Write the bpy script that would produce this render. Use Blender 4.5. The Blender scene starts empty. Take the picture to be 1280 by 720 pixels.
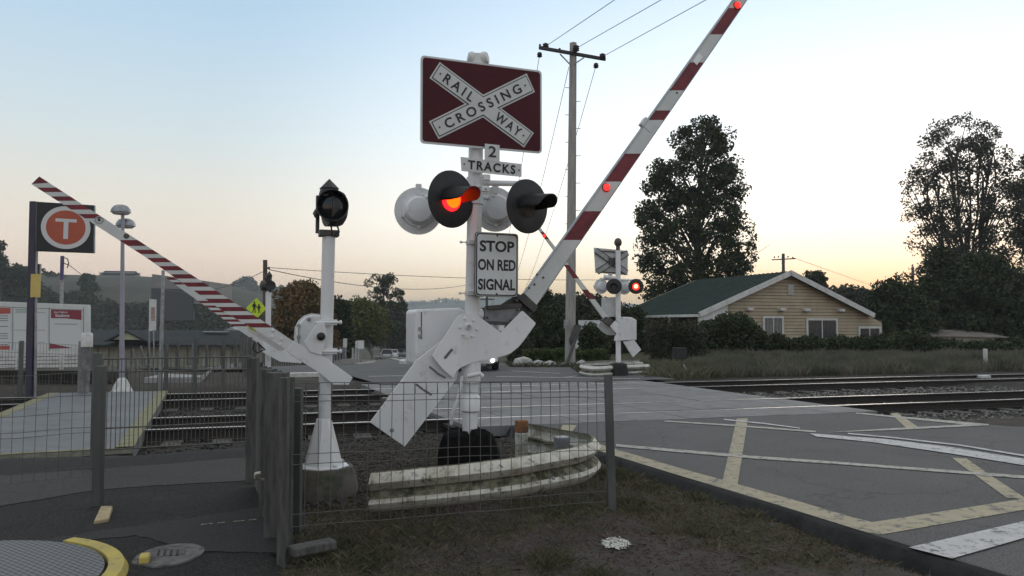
import bpy, math, random
import numpy as np
from mathutils import Vector as V, Matrix
from mathutils import noise as mnoise
random.seed(7); rng = np.random.default_rng(11)
scene = bpy.context.scene
COL = scene.collection
F = 949.0; TH = math.radians(2.7); EYE = 1.5
CAM = V((0, 0, EYE))
cT, sT = math.cos(TH), math.sin(TH)
def ray(px, py):
    a = (px - 640) / F; b = -(py - 360) / F
    d = V((a, cT - b * sT, sT + b * cT)); return d / d.y
def P(px, py, d): return CAM + ray(px, py) * d           # sight line at depth d metres
def G(px, py, z=0.0):                                     # sight line meets level z
    r = ray(px, py); return CAM + r * ((z - EYE) / r.z)
def S(px, py, p0, n):                                     # sight line meets a plane
    r = ray(px, py); return CAM + r * ((p0 - CAM).dot(n) / r.dot(n))
# the road frame: U runs across the road, N faces the traffic that comes from behind the camera
YAW = math.radians(21.2)
U = V((math.cos(YAW), math.sin(YAW), 0)); N = V((math.sin(YAW), -math.cos(YAW), 0)); Z = V((0, 0, 1))
# rail frame
RL = V((.961, .276, 0)).normalized(); RN = V((-RL.y, RL.x, 0))
def rail_pt(a, v, z=0): return RL * a + RN * v + Z * z
def yaw_vec(deg): a = math.radians(deg); return V((math.sin(a), -math.cos(a), 0))   # 0 = towards the camera, + = to the right

# ---------------------------------------------------------------- materials
def new_mat(name):
    m = bpy.data.materials.new(name); m.use_nodes = True
    nt = m.node_tree; b = nt.nodes['Principled BSDF']; return m, nt, b
def nd(nt, t, **kw):
    n = nt.nodes.new(t)
    for k, v in kw.items(): setattr(n, k, v)
    return n
def setin(n, **kw):
    for k, v in kw.items(): n.inputs[k.replace('_', ' ')].default_value = v
def noise_fac(nt, scale, detail=4, rough=.6, lo=.35, hi=.65, stretch=None):
    g = nd(nt, 'ShaderNodeNewGeometry'); t = nd(nt, 'ShaderNodeTexNoise')
    src = g.outputs['Position']
    if stretch:
        mp = nd(nt, 'ShaderNodeMapping'); mp.inputs['Scale'].default_value = stretch
        nt.links.new(src, mp.inputs['Vector']); src = mp.outputs['Vector']
    nt.links.new(src, t.inputs['Vector'])
    setin(t, Scale=scale, Detail=detail, Roughness=rough)
    r = nd(nt, 'ShaderNodeMapRange'); r.inputs['From Min'].default_value = lo; r.inputs['From Max'].default_value = hi
    nt.links.new(t.outputs['Fac'], r.inputs['Value']); return r.outputs['Result']
def mixc(nt, fac, a, b):
    m = nd(nt, 'ShaderNodeMix', data_type='RGBA')
    for s, v in ((m.inputs[6], a), (m.inputs[7], b)):
        if isinstance(v, tuple): s.default_value = (*v, 1) if len(v) == 3 else v
        else: nt.links.new(v, s)
    if isinstance(fac, (int, float)): m.inputs[0].default_value = fac
    else: nt.links.new(fac, m.inputs[0])
    return m.outputs[2]
def bump(nt, b, scale, strength, dist=.01, detail=5):
    g = nd(nt, 'ShaderNodeNewGeometry'); t = nd(nt, 'ShaderNodeTexNoise'); nt.links.new(g.outputs['Position'], t.inputs['Vector'])
    setin(t, Scale=scale, Detail=detail, Roughness=.65)
    bp = nd(nt, 'ShaderNodeBump'); setin(bp, Strength=strength, Distance=dist)
    nt.links.new(t.outputs['Fac'], bp.inputs['Height']); nt.links.new(bp.outputs['Normal'], b.inputs['Normal'])
MC = {}
def M(name, c1, c2=None, scale=3, rough=.6, metal=0, bs=0, bscale=40, lo=.4, hi=.62, c3=None, s3=.5, lo3=.5, hi3=.65, stretch=None, bd=.01, spec=.5):
    if name in MC: return MC[name]
    m, nt, b = new_mat(name)
    b.inputs['Roughness'].default_value = rough; b.inputs['Metallic'].default_value = metal
    b.inputs['Specular IOR Level'].default_value = spec
    c = c1
    if c2: c = mixc(nt, noise_fac(nt, scale, lo=lo, hi=hi, stretch=stretch), c1, c2)
    if c3: c = mixc(nt, noise_fac(nt, s3, detail=6, rough=.7, lo=lo3, hi=hi3), c, c3)
    if isinstance(c, tuple): b.inputs['Base Color'].default_value = (*c, 1)
    else: nt.links.new(c, b.inputs['Base Color'])
    if bs: bump(nt, b, bscale, bs, bd)
    MC[name] = m; return m
def EM(name, col, strength, base=(.1, .01, .01)):
    m, nt, b = new_mat(name)
    b.inputs['Base Color'].default_value = (*base, 1)
    b.inputs['Emission Color'].default_value = (*col, 1); b.inputs['Emission Strength'].default_value = strength
    MC[name] = m; return m

white_paint = M('white_paint', (.74, .74, .75), (.66, .66, .66), scale=2.5, rough=.42, c3=(.36, .31, .25), s3=7, lo3=.57, hi3=.8, bs=.08, bscale=25, stretch=(1, 1, .35))
grimy_white = M('grimy_white', (.66, .66, .65), (.5, .49, .46), scale=6, rough=.5, c3=(.28, .25, .2), s3=9, lo3=.58, hi3=.72, bs=.15, bscale=40)
black_paint = M('black_paint', (.012, .012, .013), (.022, .022, .023), scale=8, rough=.5)
dark_steel = M('dark_steel', (.05, .05, .052), (.1, .085, .07), scale=12, rough=.6, bs=.2, bscale=60)
galv = M('galvanised_steel', (.34, .35, .36), (.24, .25, .26), scale=9, rough=.45, metal=.6)
wire_m = M('fence_wire', (.1, .1, .1), (.15, .13, .11), scale=14, rough=.6, metal=.3)
post_m = M('fence_post_steel', (.1, .105, .1), (.065, .068, .065), scale=5, rough=.65, bs=.15, bscale=50, stretch=(1, 1, .2))
maroon = M('maroon_reflective', (.068, .005, .011), (.055, .004, .009), scale=3, rough=.6, spec=.3)
red_tape = M('red_tape', (.19, .015, .024), (.12, .011, .017), scale=9, rough=.5)
sign_white = M('sign_white', (.62, .63, .62), (.56, .57, .55), scale=4, rough=.5)
sign_black = M('sign_black', (.015, .015, .016), rough=.6)
sign_back = M('sign_back', (.55, .56, .55), (.46, .47, .46), scale=5, rough=.5)
glass_dark = M('dark_glass', (.012, .013, .015), rough=.12)
glass_window = M('window_glass', (.03, .032, .035), (.05, .05, .052), scale=2, rough=.1)
rubber = M('rubber', (.012, .012, .012), (.02, .02, .02), scale=10, rough=.8, bs=.3, bscale=30)
concrete = M('concrete', (.3, .29, .27), (.22, .21, .195), scale=3, rough=.85, c3=(.12, .11, .095), s3=5, lo3=.52, hi3=.7, bs=.4, bscale=50)
moss_conc = M('mossy_concrete', (.14, .12, .1), (.08, .075, .06), scale=7, rough=.9, c3=(.06, .07, .035), s3=4, bs=.5, bscale=40)
yellow_paint = M('yellow_paint', (.62, .46, .08), (.5, .38, .1), scale=5, rough=.65, c3=(.2, .17, .1), s3=12, lo3=.58, hi3=.68, bs=.2)
purple = M('purple_paint', (.1, .075, .2), (.075, .06, .16), scale=3, rough=.45)
old_timber = M('old_timber', (.1, .097, .092), (.055, .052, .048), scale=7, rough=.85, bs=.5, bscale=30, stretch=(5, 5, .6))
pole_wood = M('pole_wood', (.37, .355, .33), (.25, .235, .215), scale=6, rough=.85, bs=.5, bscale=20, stretch=(4, 4, .25))
guard_m = M('weathered_white_rail', (.6, .58, .52), (.42, .39, .32), scale=5, rough=.75, c3=(.1, .09, .062), s3=18, lo3=.53, hi3=.68, bs=.3, bscale=50)
rust = M('rust', (.3, .12, .04), (.16, .08, .04), scale=9, rough=.85, bs=.3)
rail_top = M('rail_polished', (.55, .55, .56), (.45, .45, .46), scale=6, rough=.25, metal=.9)
rail_side = M('rail_rust', (.03, .021, .017), (.02, .016, .014), scale=9, rough=.8)
sleeper_m = M('sleeper_concrete', (.1, .092, .08), (.06, .055, .05), scale=4, rough=.9)
lens_dark = M('dark_lens', (.09, .07, .07), (.05, .04, .04), scale=6, rough=.08)
lens_lit = EM('lit_lens', (1, .004, .006), 9)
lens_hot = EM('lit_lens_centre', (1, .085, .001), 3.6)
lens_red = EM('lit_red_lens', (1, .02, .012), 3.5)
lens_core = EM('lit_core', (1, .1, .055), 14)
boom_lamp = EM('lit_boom_lamp', (1, .03, .025), 1.6)
head_lamp = EM('car_head_lamp', (1, .93, .82), 4, (.8, .8, .8))
fluoro = M('fluoro_yellow', (.55, .72, .03), rough=.5)
chrome_roof = M('roof_green', (.036, .056, .047), (.028, .044, .038), scale=1.5, rough=.85, spec=.2, c3=(.07, .06, .045), s3=1.2, lo3=.62, hi3=.8)

# asphalt
def asphalt(name, c1, c2, c3, spk=.5):
    m, nt, b = new_mat(name); b.inputs['Roughness'].default_value = .82
    big = mixc(nt, noise_fac(nt, .7, 5, .6, .38, .64), c1, c2)
    lon = mixc(nt, noise_fac(nt, 2.2, 6, .75, .56, .7), big, c3)
    lon = mixc(nt, noise_fac(nt, 42, 3, .6, .5, .7), lon, tuple(x * .55 for x in c2))
    spc = mixc(nt, noise_fac(nt, 120, 2, .5, .57, .66), lon, tuple(min(1, x * 2.8) for x in c1))
    # fine cracks
    g = nd(nt, 'ShaderNodeNewGeometry'); v = nd(nt, 'ShaderNodeTexVoronoi', feature='DISTANCE_TO_EDGE'); setin(v, Scale=.55, Randomness=1)
    nz = nd(nt, 'ShaderNodeTexNoise'); setin(nz, Scale=3.5, Detail=6); nt.links.new(g.outputs['Position'], nz.inputs['Vector'])
    mv = nd(nt, 'ShaderNodeMix', data_type='VECTOR'); mv.inputs[0].default_value = .28
    nt.links.new(g.outputs['Position'], mv.inputs[4]); nt.links.new(nz.outputs['Color'], mv.inputs[5]); nt.links.new(mv.outputs[1], v.inputs['Vector'])
    r = nd(nt, 'ShaderNodeMapRange'); r.inputs['From Min'].default_value = .002; r.inputs['From Max'].default_value = .007; r.inputs['To Min'].default_value = .45; r.inputs['To Max'].default_value = 0
    nt.links.new(v.outputs['Distance'], r.inputs['Value'])
    c = mixc(nt, r.outputs['Result'], spc, tuple(x * .35 for x in c1))
    nt.links.new(c, b.inputs['Base Color']); bump(nt, b, 110, .8, .008, 3)
    MC[name] = m; return m
road_m = asphalt('road_asphalt', (.088, .086, .086), (.064, .063, .064), (.048, .047, .048))
path_m = asphalt('path_asphalt', (.028, .026, .0245), (.018, .0172, .0165), (.05, .045, .04))
path_m.node_tree.nodes['Principled BSDF'].inputs['Specular IOR Level'].default_value = .2
crossing_m = M('crossing_concrete', (.19, .187, .187), (.15, .148, .147), scale=1.6, rough=.75, c3=(.1, .096, .092), s3=2.4, lo3=.52, hi3=.7, bs=.3, bscale=60)
def paint(name, col, under, lo=.44, hi=.5, sc=9):
    m, nt, b = new_mat(name); b.inputs['Roughness'].default_value = .7
    c0 = mixc(nt, noise_fac(nt, 5, 5, .7, .4, .7), col, tuple(x * .78 for x in col))
    c = mixc(nt, noise_fac(nt, sc, 9, .8, lo, hi), under, c0)
    nt.links.new(c, b.inputs['Base Color']); bump(nt, b, 90, .3, .004, 3); MC[name] = m; return m
white_line = paint('worn_white_line', (.5, .5, .5), (.085, .085, .088), .39, .47)
yellow_line = paint('worn_yellow_line', (.37, .32, .215), (.085, .085, .086), .4, .48, 8)
thin_line = paint('thin_worn_line', (.4, .385, .34), (.085, .085, .088), .41, .49, 12)

# ---------------------------------------------------------------- mesh builder
class MB:
    def __init__(s): s.v = []; s.f = []; s.m = []
    def add(s, vs, fs, mi=0):
        o = len(s.v); s.v += [V(x) for x in vs]
        for f in fs: s.f.append(tuple(i + o for i in f)); s.m.append(mi)
        return s
    def box(s, c, size, fr=None, mi=0):
        fr = fr or (V((1, 0, 0)), V((0, 1, 0)), Z); c = V(c)
        vs = [c + fr[0] * (size[0] / 2 * i) + fr[1] * (size[1] / 2 * j) + fr[2] * (size[2] / 2 * k) for i in (-1, 1) for j in (-1, 1) for k in (-1, 1)]
        return s.add(vs, [(0, 1, 3, 2), (4, 6, 7, 5), (0, 4, 5, 1), (2, 3, 7, 6), (0, 2, 6, 4), (1, 5, 7, 3)], mi)
    def prism(s, pts, off, mi=0):
        n = len(pts); pts = [V(p) for p in pts]; off = V(off)
        nn = V((0, 0, 0))
        for i in range(n): nn += pts[i].cross(pts[(i + 1) % n])
        if nn.dot(off) > 0: pts = pts[::-1]
        vs = pts + [p + off for p in pts]
        fs = [tuple(range(n)), tuple(range(2 * n - 1, n - 1, -1))] + [(i, i + n, (i + 1) % n + n, (i + 1) % n) for i in range(n)]
        return s.add(vs, fs, mi)
    def tube(s, pts, r, n=8, mi=0, caps=True):
        pts = [V(p) for p in pts]; rs = r if isinstance(r, (list, tuple)) else [r] * len(pts)
        vs = []; prev = None
        for i, p in enumerate(pts):
            t = (pts[min(i + 1, len(pts) - 1)] - pts[max(i - 1, 0)]).normalized()
            a = prev if prev is not None else (V((1, 0, 0)) if abs(t.x) < .9 else V((0, 1, 0)))
            a = (a - t * a.dot(t)).normalized(); prev = a; b = t.cross(a)
            vs += [p + (a * math.cos(2 * math.pi * k / n) + b * math.sin(2 * math.pi * k / n)) * rs[i] for k in range(n)]
        fs = [(i * n + k, i * n + (k + 1) % n, (i + 1) * n + (k + 1) % n, (i + 1) * n + k) for i in range(len(pts) - 1) for k in range(n)]
        if caps: fs += [tuple(range(n - 1, -1, -1)), tuple(range((len(pts) - 1) * n, len(pts) * n))]
        return s.add(vs, fs, mi)
    def lathe(s, prof, o, ax, n=24, mi=0, arc=None, caps=True):   # prof: (radius, height along ax)
        ax = V(ax).normalized(); o = V(o)
        a = (V((0, 0, 1)) if abs(ax.z) < .9 else V((1, 0, 0))); a = (a - ax * a.dot(ax)).normalized(); b = ax.cross(a)
        vs = []; full = arc is None; m = n if full else n + 1
        a0, a1 = (0, 2 * math.pi) if full else arc
        for r, h in prof:
            for k in range(m):
                t = a0 + (a1 - a0) * k / n
                vs.append(o + ax * h + (a * math.cos(t) + b * math.sin(t)) * r)
        fs = []
        for i in range(len(prof) - 1):
            for k in range(n):
                k2 = (k + 1) % m if full else k + 1
                fs.append((i * m + k, i * m + k2, (i + 1) * m + k2, (i + 1) * m + k))
        if full and caps:
            if prof[0][0] > 1e-4: fs.append(tuple(range(m - 1, -1, -1)))
            if prof[-1][0] > 1e-4: fs.append(tuple(range((len(prof) - 1) * m, len(prof) * m)))
        return s.add(vs, fs, mi)
    def ball(s, c, r, n=12, mi=0, sc=(1, 1, 1)):
        vs = []; k2 = n // 2
        for i in range(k2 + 1):
            t = math.pi * i / k2
            for k in range(n):
                p = 2 * math.pi * k / n
                vs.append(V(c) + V((math.sin(t) * math.cos(p) * sc[0], math.sin(t) * math.sin(p) * sc[1], math.cos(t) * sc[2])) * r)
        fs = [(i * n + k, (i + 1) * n + k, (i + 1) * n + (k + 1) % n, i * n + (k + 1) % n) for i in range(k2) for k in range(n)]
        return s.add(vs, fs, mi)
    def rock(s, c, r, mi=0, sc=(1, 1, .7), seed=0):
        n = 8; o = len(s.v); s.ball(c, r, n, mi, sc); c = V(c)
        for i in range(o, len(s.v)):
            d = s.v[i] - c; k = 1 + .45 * mnoise.noise(d.normalized() * 1.7 + V((seed * 3.1, seed, 0))); s.v[i] = c + d * k
        return s
    def build(s, name, mats, parent=None, smooth=None, bevel=0, kind=None):
        me = bpy.data.meshes.new(name); off = parent_loc(parent)
        me.from_pydata([v - off for v in s.v], [], s.f)
        mats = mats if isinstance(mats, (list, tuple)) else [mats]
        for m in mats: me.materials.append(m)
        if len(mats) > 1: me.polygons.foreach_set('material_index', s.m)
        me.update()
        o = bpy.data.objects.new(name, me); COL.objects.link(o)
        if parent: o.parent = parent
        if kind: o['kind'] = kind
        if bevel:
            b = o.modifiers.new('bevel', 'BEVEL'); b.width = bevel; b.segments = 2; b.limit_method = 'ANGLE'; b.angle_limit = math.radians(40); b.harden_normals = False
        if smooth: smooth_by_angle(me, smooth)
        return o
def smooth_by_angle(me, deg):
    me.polygons.foreach_set('use_smooth', [True] * len(me.polygons))
    me.set_sharp_from_angle(angle=math.radians(deg))
def parent_loc(p):
    o = V((0, 0, 0))
    while p: o = o + p.location; p = p.parent
    return o
def tag(o, label, cat, group=None, kind=None):
    if label: o['label'] = label
    if cat: o['category'] = cat
    if group: o['group'] = group
    if kind: o['kind'] = kind
    return o
def thing(name, loc, label, cat, group=None):
    o = bpy.data.objects.new(name, None); COL.objects.link(o); o.location = V(loc); o.empty_display_size = .2
    return tag(o, label, cat, group)
def fast_mesh(name, verts, faces_flat, nper, mat, parent=None, kind=None, attr=None):
    me = bpy.data.meshes.new(name); off = np.array(parent_loc(parent)); verts = np.asarray(verts, dtype=np.float32) - off.astype(np.float32)
    nf = len(faces_flat) // nper
    me.vertices.add(len(verts)); me.vertices.foreach_set('co', verts.ravel())
    me.loops.add(len(faces_flat)); me.loops.foreach_set('vertex_index', np.asarray(faces_flat, dtype=np.int32))
    me.polygons.add(nf); me.polygons.foreach_set('loop_start', np.arange(0, nf * nper, nper, dtype=np.int32))
    me.update(calc_edges=True); me.materials.append(mat)
    if attr is not None:
        for k, a in attr.items():
            at = me.attributes.new(k, 'FLOAT', 'POINT'); at.data.foreach_set('value', np.asarray(a, dtype=np.float32))
    o = bpy.data.objects.new(name, me); COL.objects.link(o)
    if parent: o.parent = parent
    if kind: o['kind'] = kind
    return o
# lettering
def text_geo(s, bold=.0, spacing=1.0):
    cu = bpy.data.curves.new('t', 'FONT'); cu.body = s; cu.size = 1; cu.offset = bold; cu.space_character = spacing; cu.resolution_u = 4
    ob = bpy.data.objects.new('t', cu); COL.objects.link(ob)
    dg = bpy.context.evaluated_depsgraph_get(); dg.update()
    me = bpy.data.meshes.new_from_object(ob.evaluated_get(dg))
    vs = [v.co.copy() for v in me.vertices]; fs = [tuple(p.vertices) for p in me.polygons]
    bpy.data.objects.remove(ob); bpy.data.curves.remove(cu); bpy.data.meshes.remove(me)
    return vs, fs
def put_text(mb, s, c, ux, uz, w, h, bold=.0, spacing=1.0, mi=0):    # fit into w x h centred on c
    vs, fs = text_geo(s, bold, spacing)
    if not vs: return
    x0 = min(v.x for v in vs); x1 = max(v.x for v in vs); y0 = min(v.y for v in vs); y1 = max(v.y for v in vs)
    kx = w / (x1 - x0); ky = h / (y1 - y0); c = V(c)
    mb.add([c + ux * ((v.x - (x0 + x1) / 2) * kx) + uz * ((v.y - (y0 + y1) / 2) * ky) for v in vs], fs, mi)
# ---------------------------------------------------------------- camera, light, sky
cam = bpy.data.cameras.new('camera'); cam.sensor_width = 36; cam.lens = F / 1280 * 36; cam.clip_end = 30000; cam.clip_start = .05
co = bpy.data.objects.new('camera', cam); COL.objects.link(co); co.location = CAM; co.rotation_euler = (math.radians(90) + TH, 0, 0); scene.camera = co
SUN_AZ = math.radians(27)      # to the right of straight ahead, just below the trees
w = bpy.data.worlds.new('World'); scene.world = w; w.use_nodes = True; nt = w.node_tree
bg = nt.nodes['Background']
sky = nd(nt, 'ShaderNodeTexSky', sky_type='NISHITA'); sky.sun_disc = False
sky.sun_elevation = math.radians(1.6); sky.sun_rotation = SUN_AZ; sky.altitude = 300; sky.air_density = 1.0; sky.dust_density = 1.2; sky.ozone_density = 2.0
# the dusk sky of the photograph: a pale pink band low down, clear blue above, bright where the sun went down
tc = nd(nt, 'ShaderNodeTexCoord'); nrm = nd(nt, 'ShaderNodeVectorMath', operation='NORMALIZE'); nt.links.new(tc.outputs['Generated'], nrm.inputs[0])
sx = nd(nt, 'ShaderNodeSeparateXYZ'); nt.links.new(nrm.outputs[0], sx.inputs[0])
ramp = nd(nt, 'ShaderNodeValToRGB'); nt.links.new(sx.outputs['Z'], ramp.inputs[0])
def ramp_set(r, stops):
    cr = r.color_ramp
    while len(cr.elements) > 1: cr.elements.remove(cr.elements[-1])
    for i, (p, c) in enumerate(stops):
        e = cr.elements[0] if i == 0 else cr.elements.new(p)
        e.position = p; e.color = (*c, 1)
def s2l(r, g, b): return tuple(((x / 255) / 12.92 if x / 255 < .04045 else ((x / 255 + .055) / 1.055) ** 2.4) for x in (r, g, b))
ramp_set(ramp, [(0, s2l(226, 186, 176)), (.035, s2l(235, 203, 183)), (.085, s2l(237, 218, 201)), (.15, s2l(226, 220, 208)), (.23, s2l(204, 216, 219)), (.34, s2l(180, 205, 223)), (.45, s2l(160, 192, 218)), (.62, s2l(206, 209, 210)), (1, s2l(212, 211, 209))])
ramp2 = nd(nt, 'ShaderNodeValToRGB'); nt.links.new(sx.outputs['Z'], ramp2.inputs[0])
ramp_set(ramp2, [(0, s2l(250, 205, 150)), (.04, s2l(252, 228, 176)), (.08, (1.1, 1.0, .82)), (.13, (1.25, 1.2, 1.08)), (.25, (1.0, 1.08, 1.13)), (.42, (.64, .8, .95)), (.6, s2l(214, 216, 216)), (1, s2l(212, 211, 209))])
dt = nd(nt, 'ShaderNodeVectorMath', operation='DOT_PRODUCT'); nt.links.new(nrm.outputs[0], dt.inputs[0])
dt.inputs[1].default_value = (math.sin(SUN_AZ), math.cos(SUN_AZ), 0.0)
mr = nd(nt, 'ShaderNodeMapRange', interpolation_type='SMOOTHSTEP'); mr.inputs['From Min'].default_value = .62; mr.inputs['From Max'].default_value = .985
nt.links.new(dt.outputs['Value'], mr.inputs['Value'])
grad = mixc(nt, mr.outputs['Result'], ramp.outputs[0], ramp2.outputs[0])
bg.inputs[1].default_value = .05
nt.links.new(sky.outputs[0], bg.inputs[0])
bg2 = nd(nt, 'ShaderNodeBackground'); bg2.inputs[1].default_value = 1.13; nt.links.new(grad, bg2.inputs[0])
ad = nd(nt, 'ShaderNodeAddShader'); nt.links.new(bg.outputs[0], ad.inputs[0]); nt.links.new(bg2.outputs[0], ad.inputs[1])
nt.links.new(ad.outputs[0], nt.nodes['World Output'].inputs[0])
sl = bpy.data.lights.new('sun', 'SUN'); sl.energy = .35; sl.angle = math.radians(25); sl.color = (1, .86, .7)
so = bpy.data.objects.new('sun', sl); COL.objects.link(so)
d = -V((math.sin(SUN_AZ), math.cos(SUN_AZ), math.tan(math.radians(9)))).normalized(); so.rotation_euler = d.to_track_quat('-Z', 'Y').to_euler()
scene.view_settings.view_transform = 'Standard'; scene.view_settings.look = 'None'; scene.view_settings.exposure = 0; scene.view_settings.gamma = 1
scene.cycles.use_denoising = True
scene.cycles.max_bounces = 6; scene.cycles.volume_bounces = 0; scene.cycles.transparent_max_bounces = 8
scene.cycles.use_adaptive_sampling = True

# ---------------------------------------------------------------- terrain
def sstep(a, b, x): t = np.clip((x - a) / (b - a), 0, 1); return t * t * (3 - 2 * t)
def base_h(x, y):
    x = np.asarray(x, float); y = np.asarray(y, float)
    t = np.clip(y - 27, 0, None)
    d = -0.0405 * t + 0.5 * .045 * 0 ; d = np.maximum(d, -7.5 - .008 * t)
    side = 1 - sstep(-1, 7, x - .02 * y)            # the ground stays level to the right
    side = np.where(y > 70, np.maximum(side, sstep(70, 160, y)), side)
    left = -0.035 * np.clip(y - 24, 0, 45) * sstep(3, 10, -x - .12 * y)
    return d * side + left
TT = V((-.36, .93, 0)).normalized()
def road_z(x, y): return float(base_h(x, y)) + .0
kerbA = G(767, 569.5); kerb_t = (G(1097, 670) - kerbA).normalized()     # near kerb line of the road
def near_masks(x, y):
    v = x * RN.x + y * RN.y; a = x * RL.x + y * RL.y
    # signed distance to the right of the kerb line (positive = on the road)
    s = (x - kerbA.x) * (-kerb_t.y) + (y - kerbA.y) * kerb_t.x
    s = s if True else 0
    return v, a, s
def ground():
    def axis(lo, hi, fine, f0, f1, growth):
        out = list(np.arange(f0, f1 + 1e-6, fine)); st = fine; p = f1
        while p < hi: st *= growth; p += st; out.append(p)
        st = fine; p = f0; pre = []
        while p > lo: st *= growth; p -= st; pre.append(p)
        return np.array(pre[::-1] + out)
    xs = axis(-1650, 1650, .055, -5.5, 6.0, 1.07); ys = axis(-60, 2900, .055, 4.0, 12.5, 1.06)
    X, Y = np.meshgrid(xs, ys); Zg = base_h(X, Y)
    v, a, s = near_masks(X, Y)
    track = sstep(9.7, 10.6, v) * (1 - sstep(19.3, 20.5, v)) * (Y < 4000)
    far = sstep(60, 200, np.hypot(X, Y))
    wr_ = np.where(Y > 11.2, 5.9, 13.0); inroad = sstep(-.05, .12, s) * (1 - sstep(wr_ - .3, wr_, s))
    nz = np.zeros_like(X)
    near = np.hypot(X, Y - 5) < 16
    idx = np.argwhere(near)
    for i, j in idx:
        p = V((X[i, j], Y[i, j], 0))
        nz[i, j] = .035 * mnoise.noise(p * .9) + .018 * mnoise.noise(p * 3.3) + .009 * mnoise.noise(p * 9) + .006 * mnoise.noise(p * 21)
    # raised earth round the signal base, lower verge along the road edge
    mound = .13 * np.exp(-(((X - .1) / 1.2) ** 2 + ((Y - 6.8) / 1.0) ** 2)) 
    verge = -.09 * sstep(-.5, -.05, s) * (1 - sstep(-.02, .1, s)) * (Y < 12)
    z = Zg - .03 + nz * (1 - track) + mound * (1 - inroad) + verge
    z = z - .16 * track
    z = np.where(inroad > .3, Zg - .12, z)
    z = np.where(Y > 20, Zg - .06 - .0006 * Y, z)
    path = ((Y < 8.6 + (X + 5) * -.1) & (X < -1.32 + (Y - 4.6) * -.33)) 
    # gentle dirt masks
    grass = np.zeros_like(X); dead = np.zeros_like(X)
    for i, j in idx:
        p = V((X[i, j], Y[i, j], 3))
        n = mnoise.noise(p * 1.1) + .6 * mnoise.noise(p * 3.7) + .4 * mnoise.noise(p * 9)
        grass[i, j] = n
    g = sstep(-.1, .5, grass + .25 * sstep(-1.6, -.2, s) - .1) * (s < 0) * (1 - track)
    g = np.where(np.hypot(X, Y - 5) >= 16, 1.0, g)
    g = np.where((X < -2.5) & (Y > 16) & (Y < 48), .12, g)
    ball = np.where((Y < 4000), track, 0)
    n = X.shape; id0 = np.arange(n[0] * n[1]).reshape(n)
    q = np.stack([id0[:-1, :-1], id0[:-1, 1:], id0[1:, 1:], id0[1:, :-1]], -1).reshape(-1)
    m, nt, b = new_mat('earth'); b.inputs['Roughness'].default_value = .95; b.inputs['Specular IOR Level'].default_value = .2
    dirt = mixc(nt, noise_fac(nt, 2.3, 8, .7, .38, .62), (.058, .051, .045), (.092, .081, .071))
    dirt = mixc(nt, noise_fac(nt, 26, 6, .75, .52, .66), dirt, (.024, .02, .017))
    dirt = mixc(nt, noise_fac(nt, 70, 2, .5, .66, .72), dirt, (.16, .145, .12))
    grs = mixc(nt, noise_fac(nt, 9, 8, .75, .38, .6), (.04, .042, .022), (.08, .07, .042))
    at = nd(nt, 'ShaderNodeAttribute', attribute_name='grass'); at2 = nd(nt, 'ShaderNodeAttribute', attribute_name='ballast')
    c = mixc(nt, at.outputs['Fac'], dirt, grs)
    bal = mixc(nt, noise_fac(nt, 30, 3, .6, .4, .6), (.028, .025, .022), (.075, .068, .06))
    c = mixc(nt, at2.outputs['Fac'], c, bal)
    nt.links.new(c, b.inputs['Base Color']); bump(nt, b, 45, .7, .03, 6)
    return fast_mesh('ground', np.stack([X, Y, z], -1).reshape(-1, 3), q, 4, m, kind='structure', attr={'grass': g.reshape(-1), 'ballast': ball.reshape(-1)})
gr = ground(); smooth_by_angle(gr.data, 60)
from mathutils.bvhtree import BVHTree
_me = gr.data
BV = BVHTree.FromPolygons([v.co[:] for v in _me.vertices], [p.vertices[:] for p in _me.polygons if (_me.vertices[p.vertices[0]].co.xy.length < 130)])
def gz(x, y):
    h = BV.ray_cast(V((x, y, 50)), V((0, 0, -1)))
    return h[0].z if h[0] else float(base_h(x, y)) - .06 - .0006 * y
def GG(px, py):           # sight line meets the ground sheet
    r = ray(px, py).normalized(); h = BV.ray_cast(CAM, r); return h[0] if h[0] else G(px, py)

# road surface: a corridor along the road direction, then the street beyond, each row following the terrain
def ribbon(name, left, right, mat, lift, kind='structure', nx=10, thick=None):
    n = len(left); vs = []
    for (lx, ly), (rx, ry) in zip(left, right):
        for k in range(nx + 1):
            t = k / nx; x = lx + (rx - lx) * t; y = ly + (ry - ly) * t
            vs.append((x, y, float(base_h(x, y)) + lift))
    fs = []
    for i in range(n - 1):
        for k in range(nx): a = i * (nx + 1) + k; fs.append((a, a + 1, a + nx + 2, a + nx + 1))
    mb = MB().add(vs, fs)
    return mb.build(name, mat, kind=kind)
def on_kerb(y, off=0):   # near kerb line as x(y)
    t = (y - kerbA.y) / kerb_t.y; return kerbA.x + kerb_t.x * t + off
ys = [-8, 0, 3, 5, 7, 8.3, 8.6, 9, 10, 10.5, 12, 13.2]
L = [(on_kerb(y), y) for y in ys]; Rr = [(on_kerb(y) + float(np.interp(y, [-8, 3, 7, 8.3, 8.6, 9.0, 10.1], [14, 12, 8.6, 6.9, 6.1, 5.75, 5.55])), y + 2.6) for y in ys]
road = ribbon('road', [(x, y) for x, y in L] , [(x, min(y, 99)) for x, y in Rr], road_m, .0, nx=14)
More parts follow.
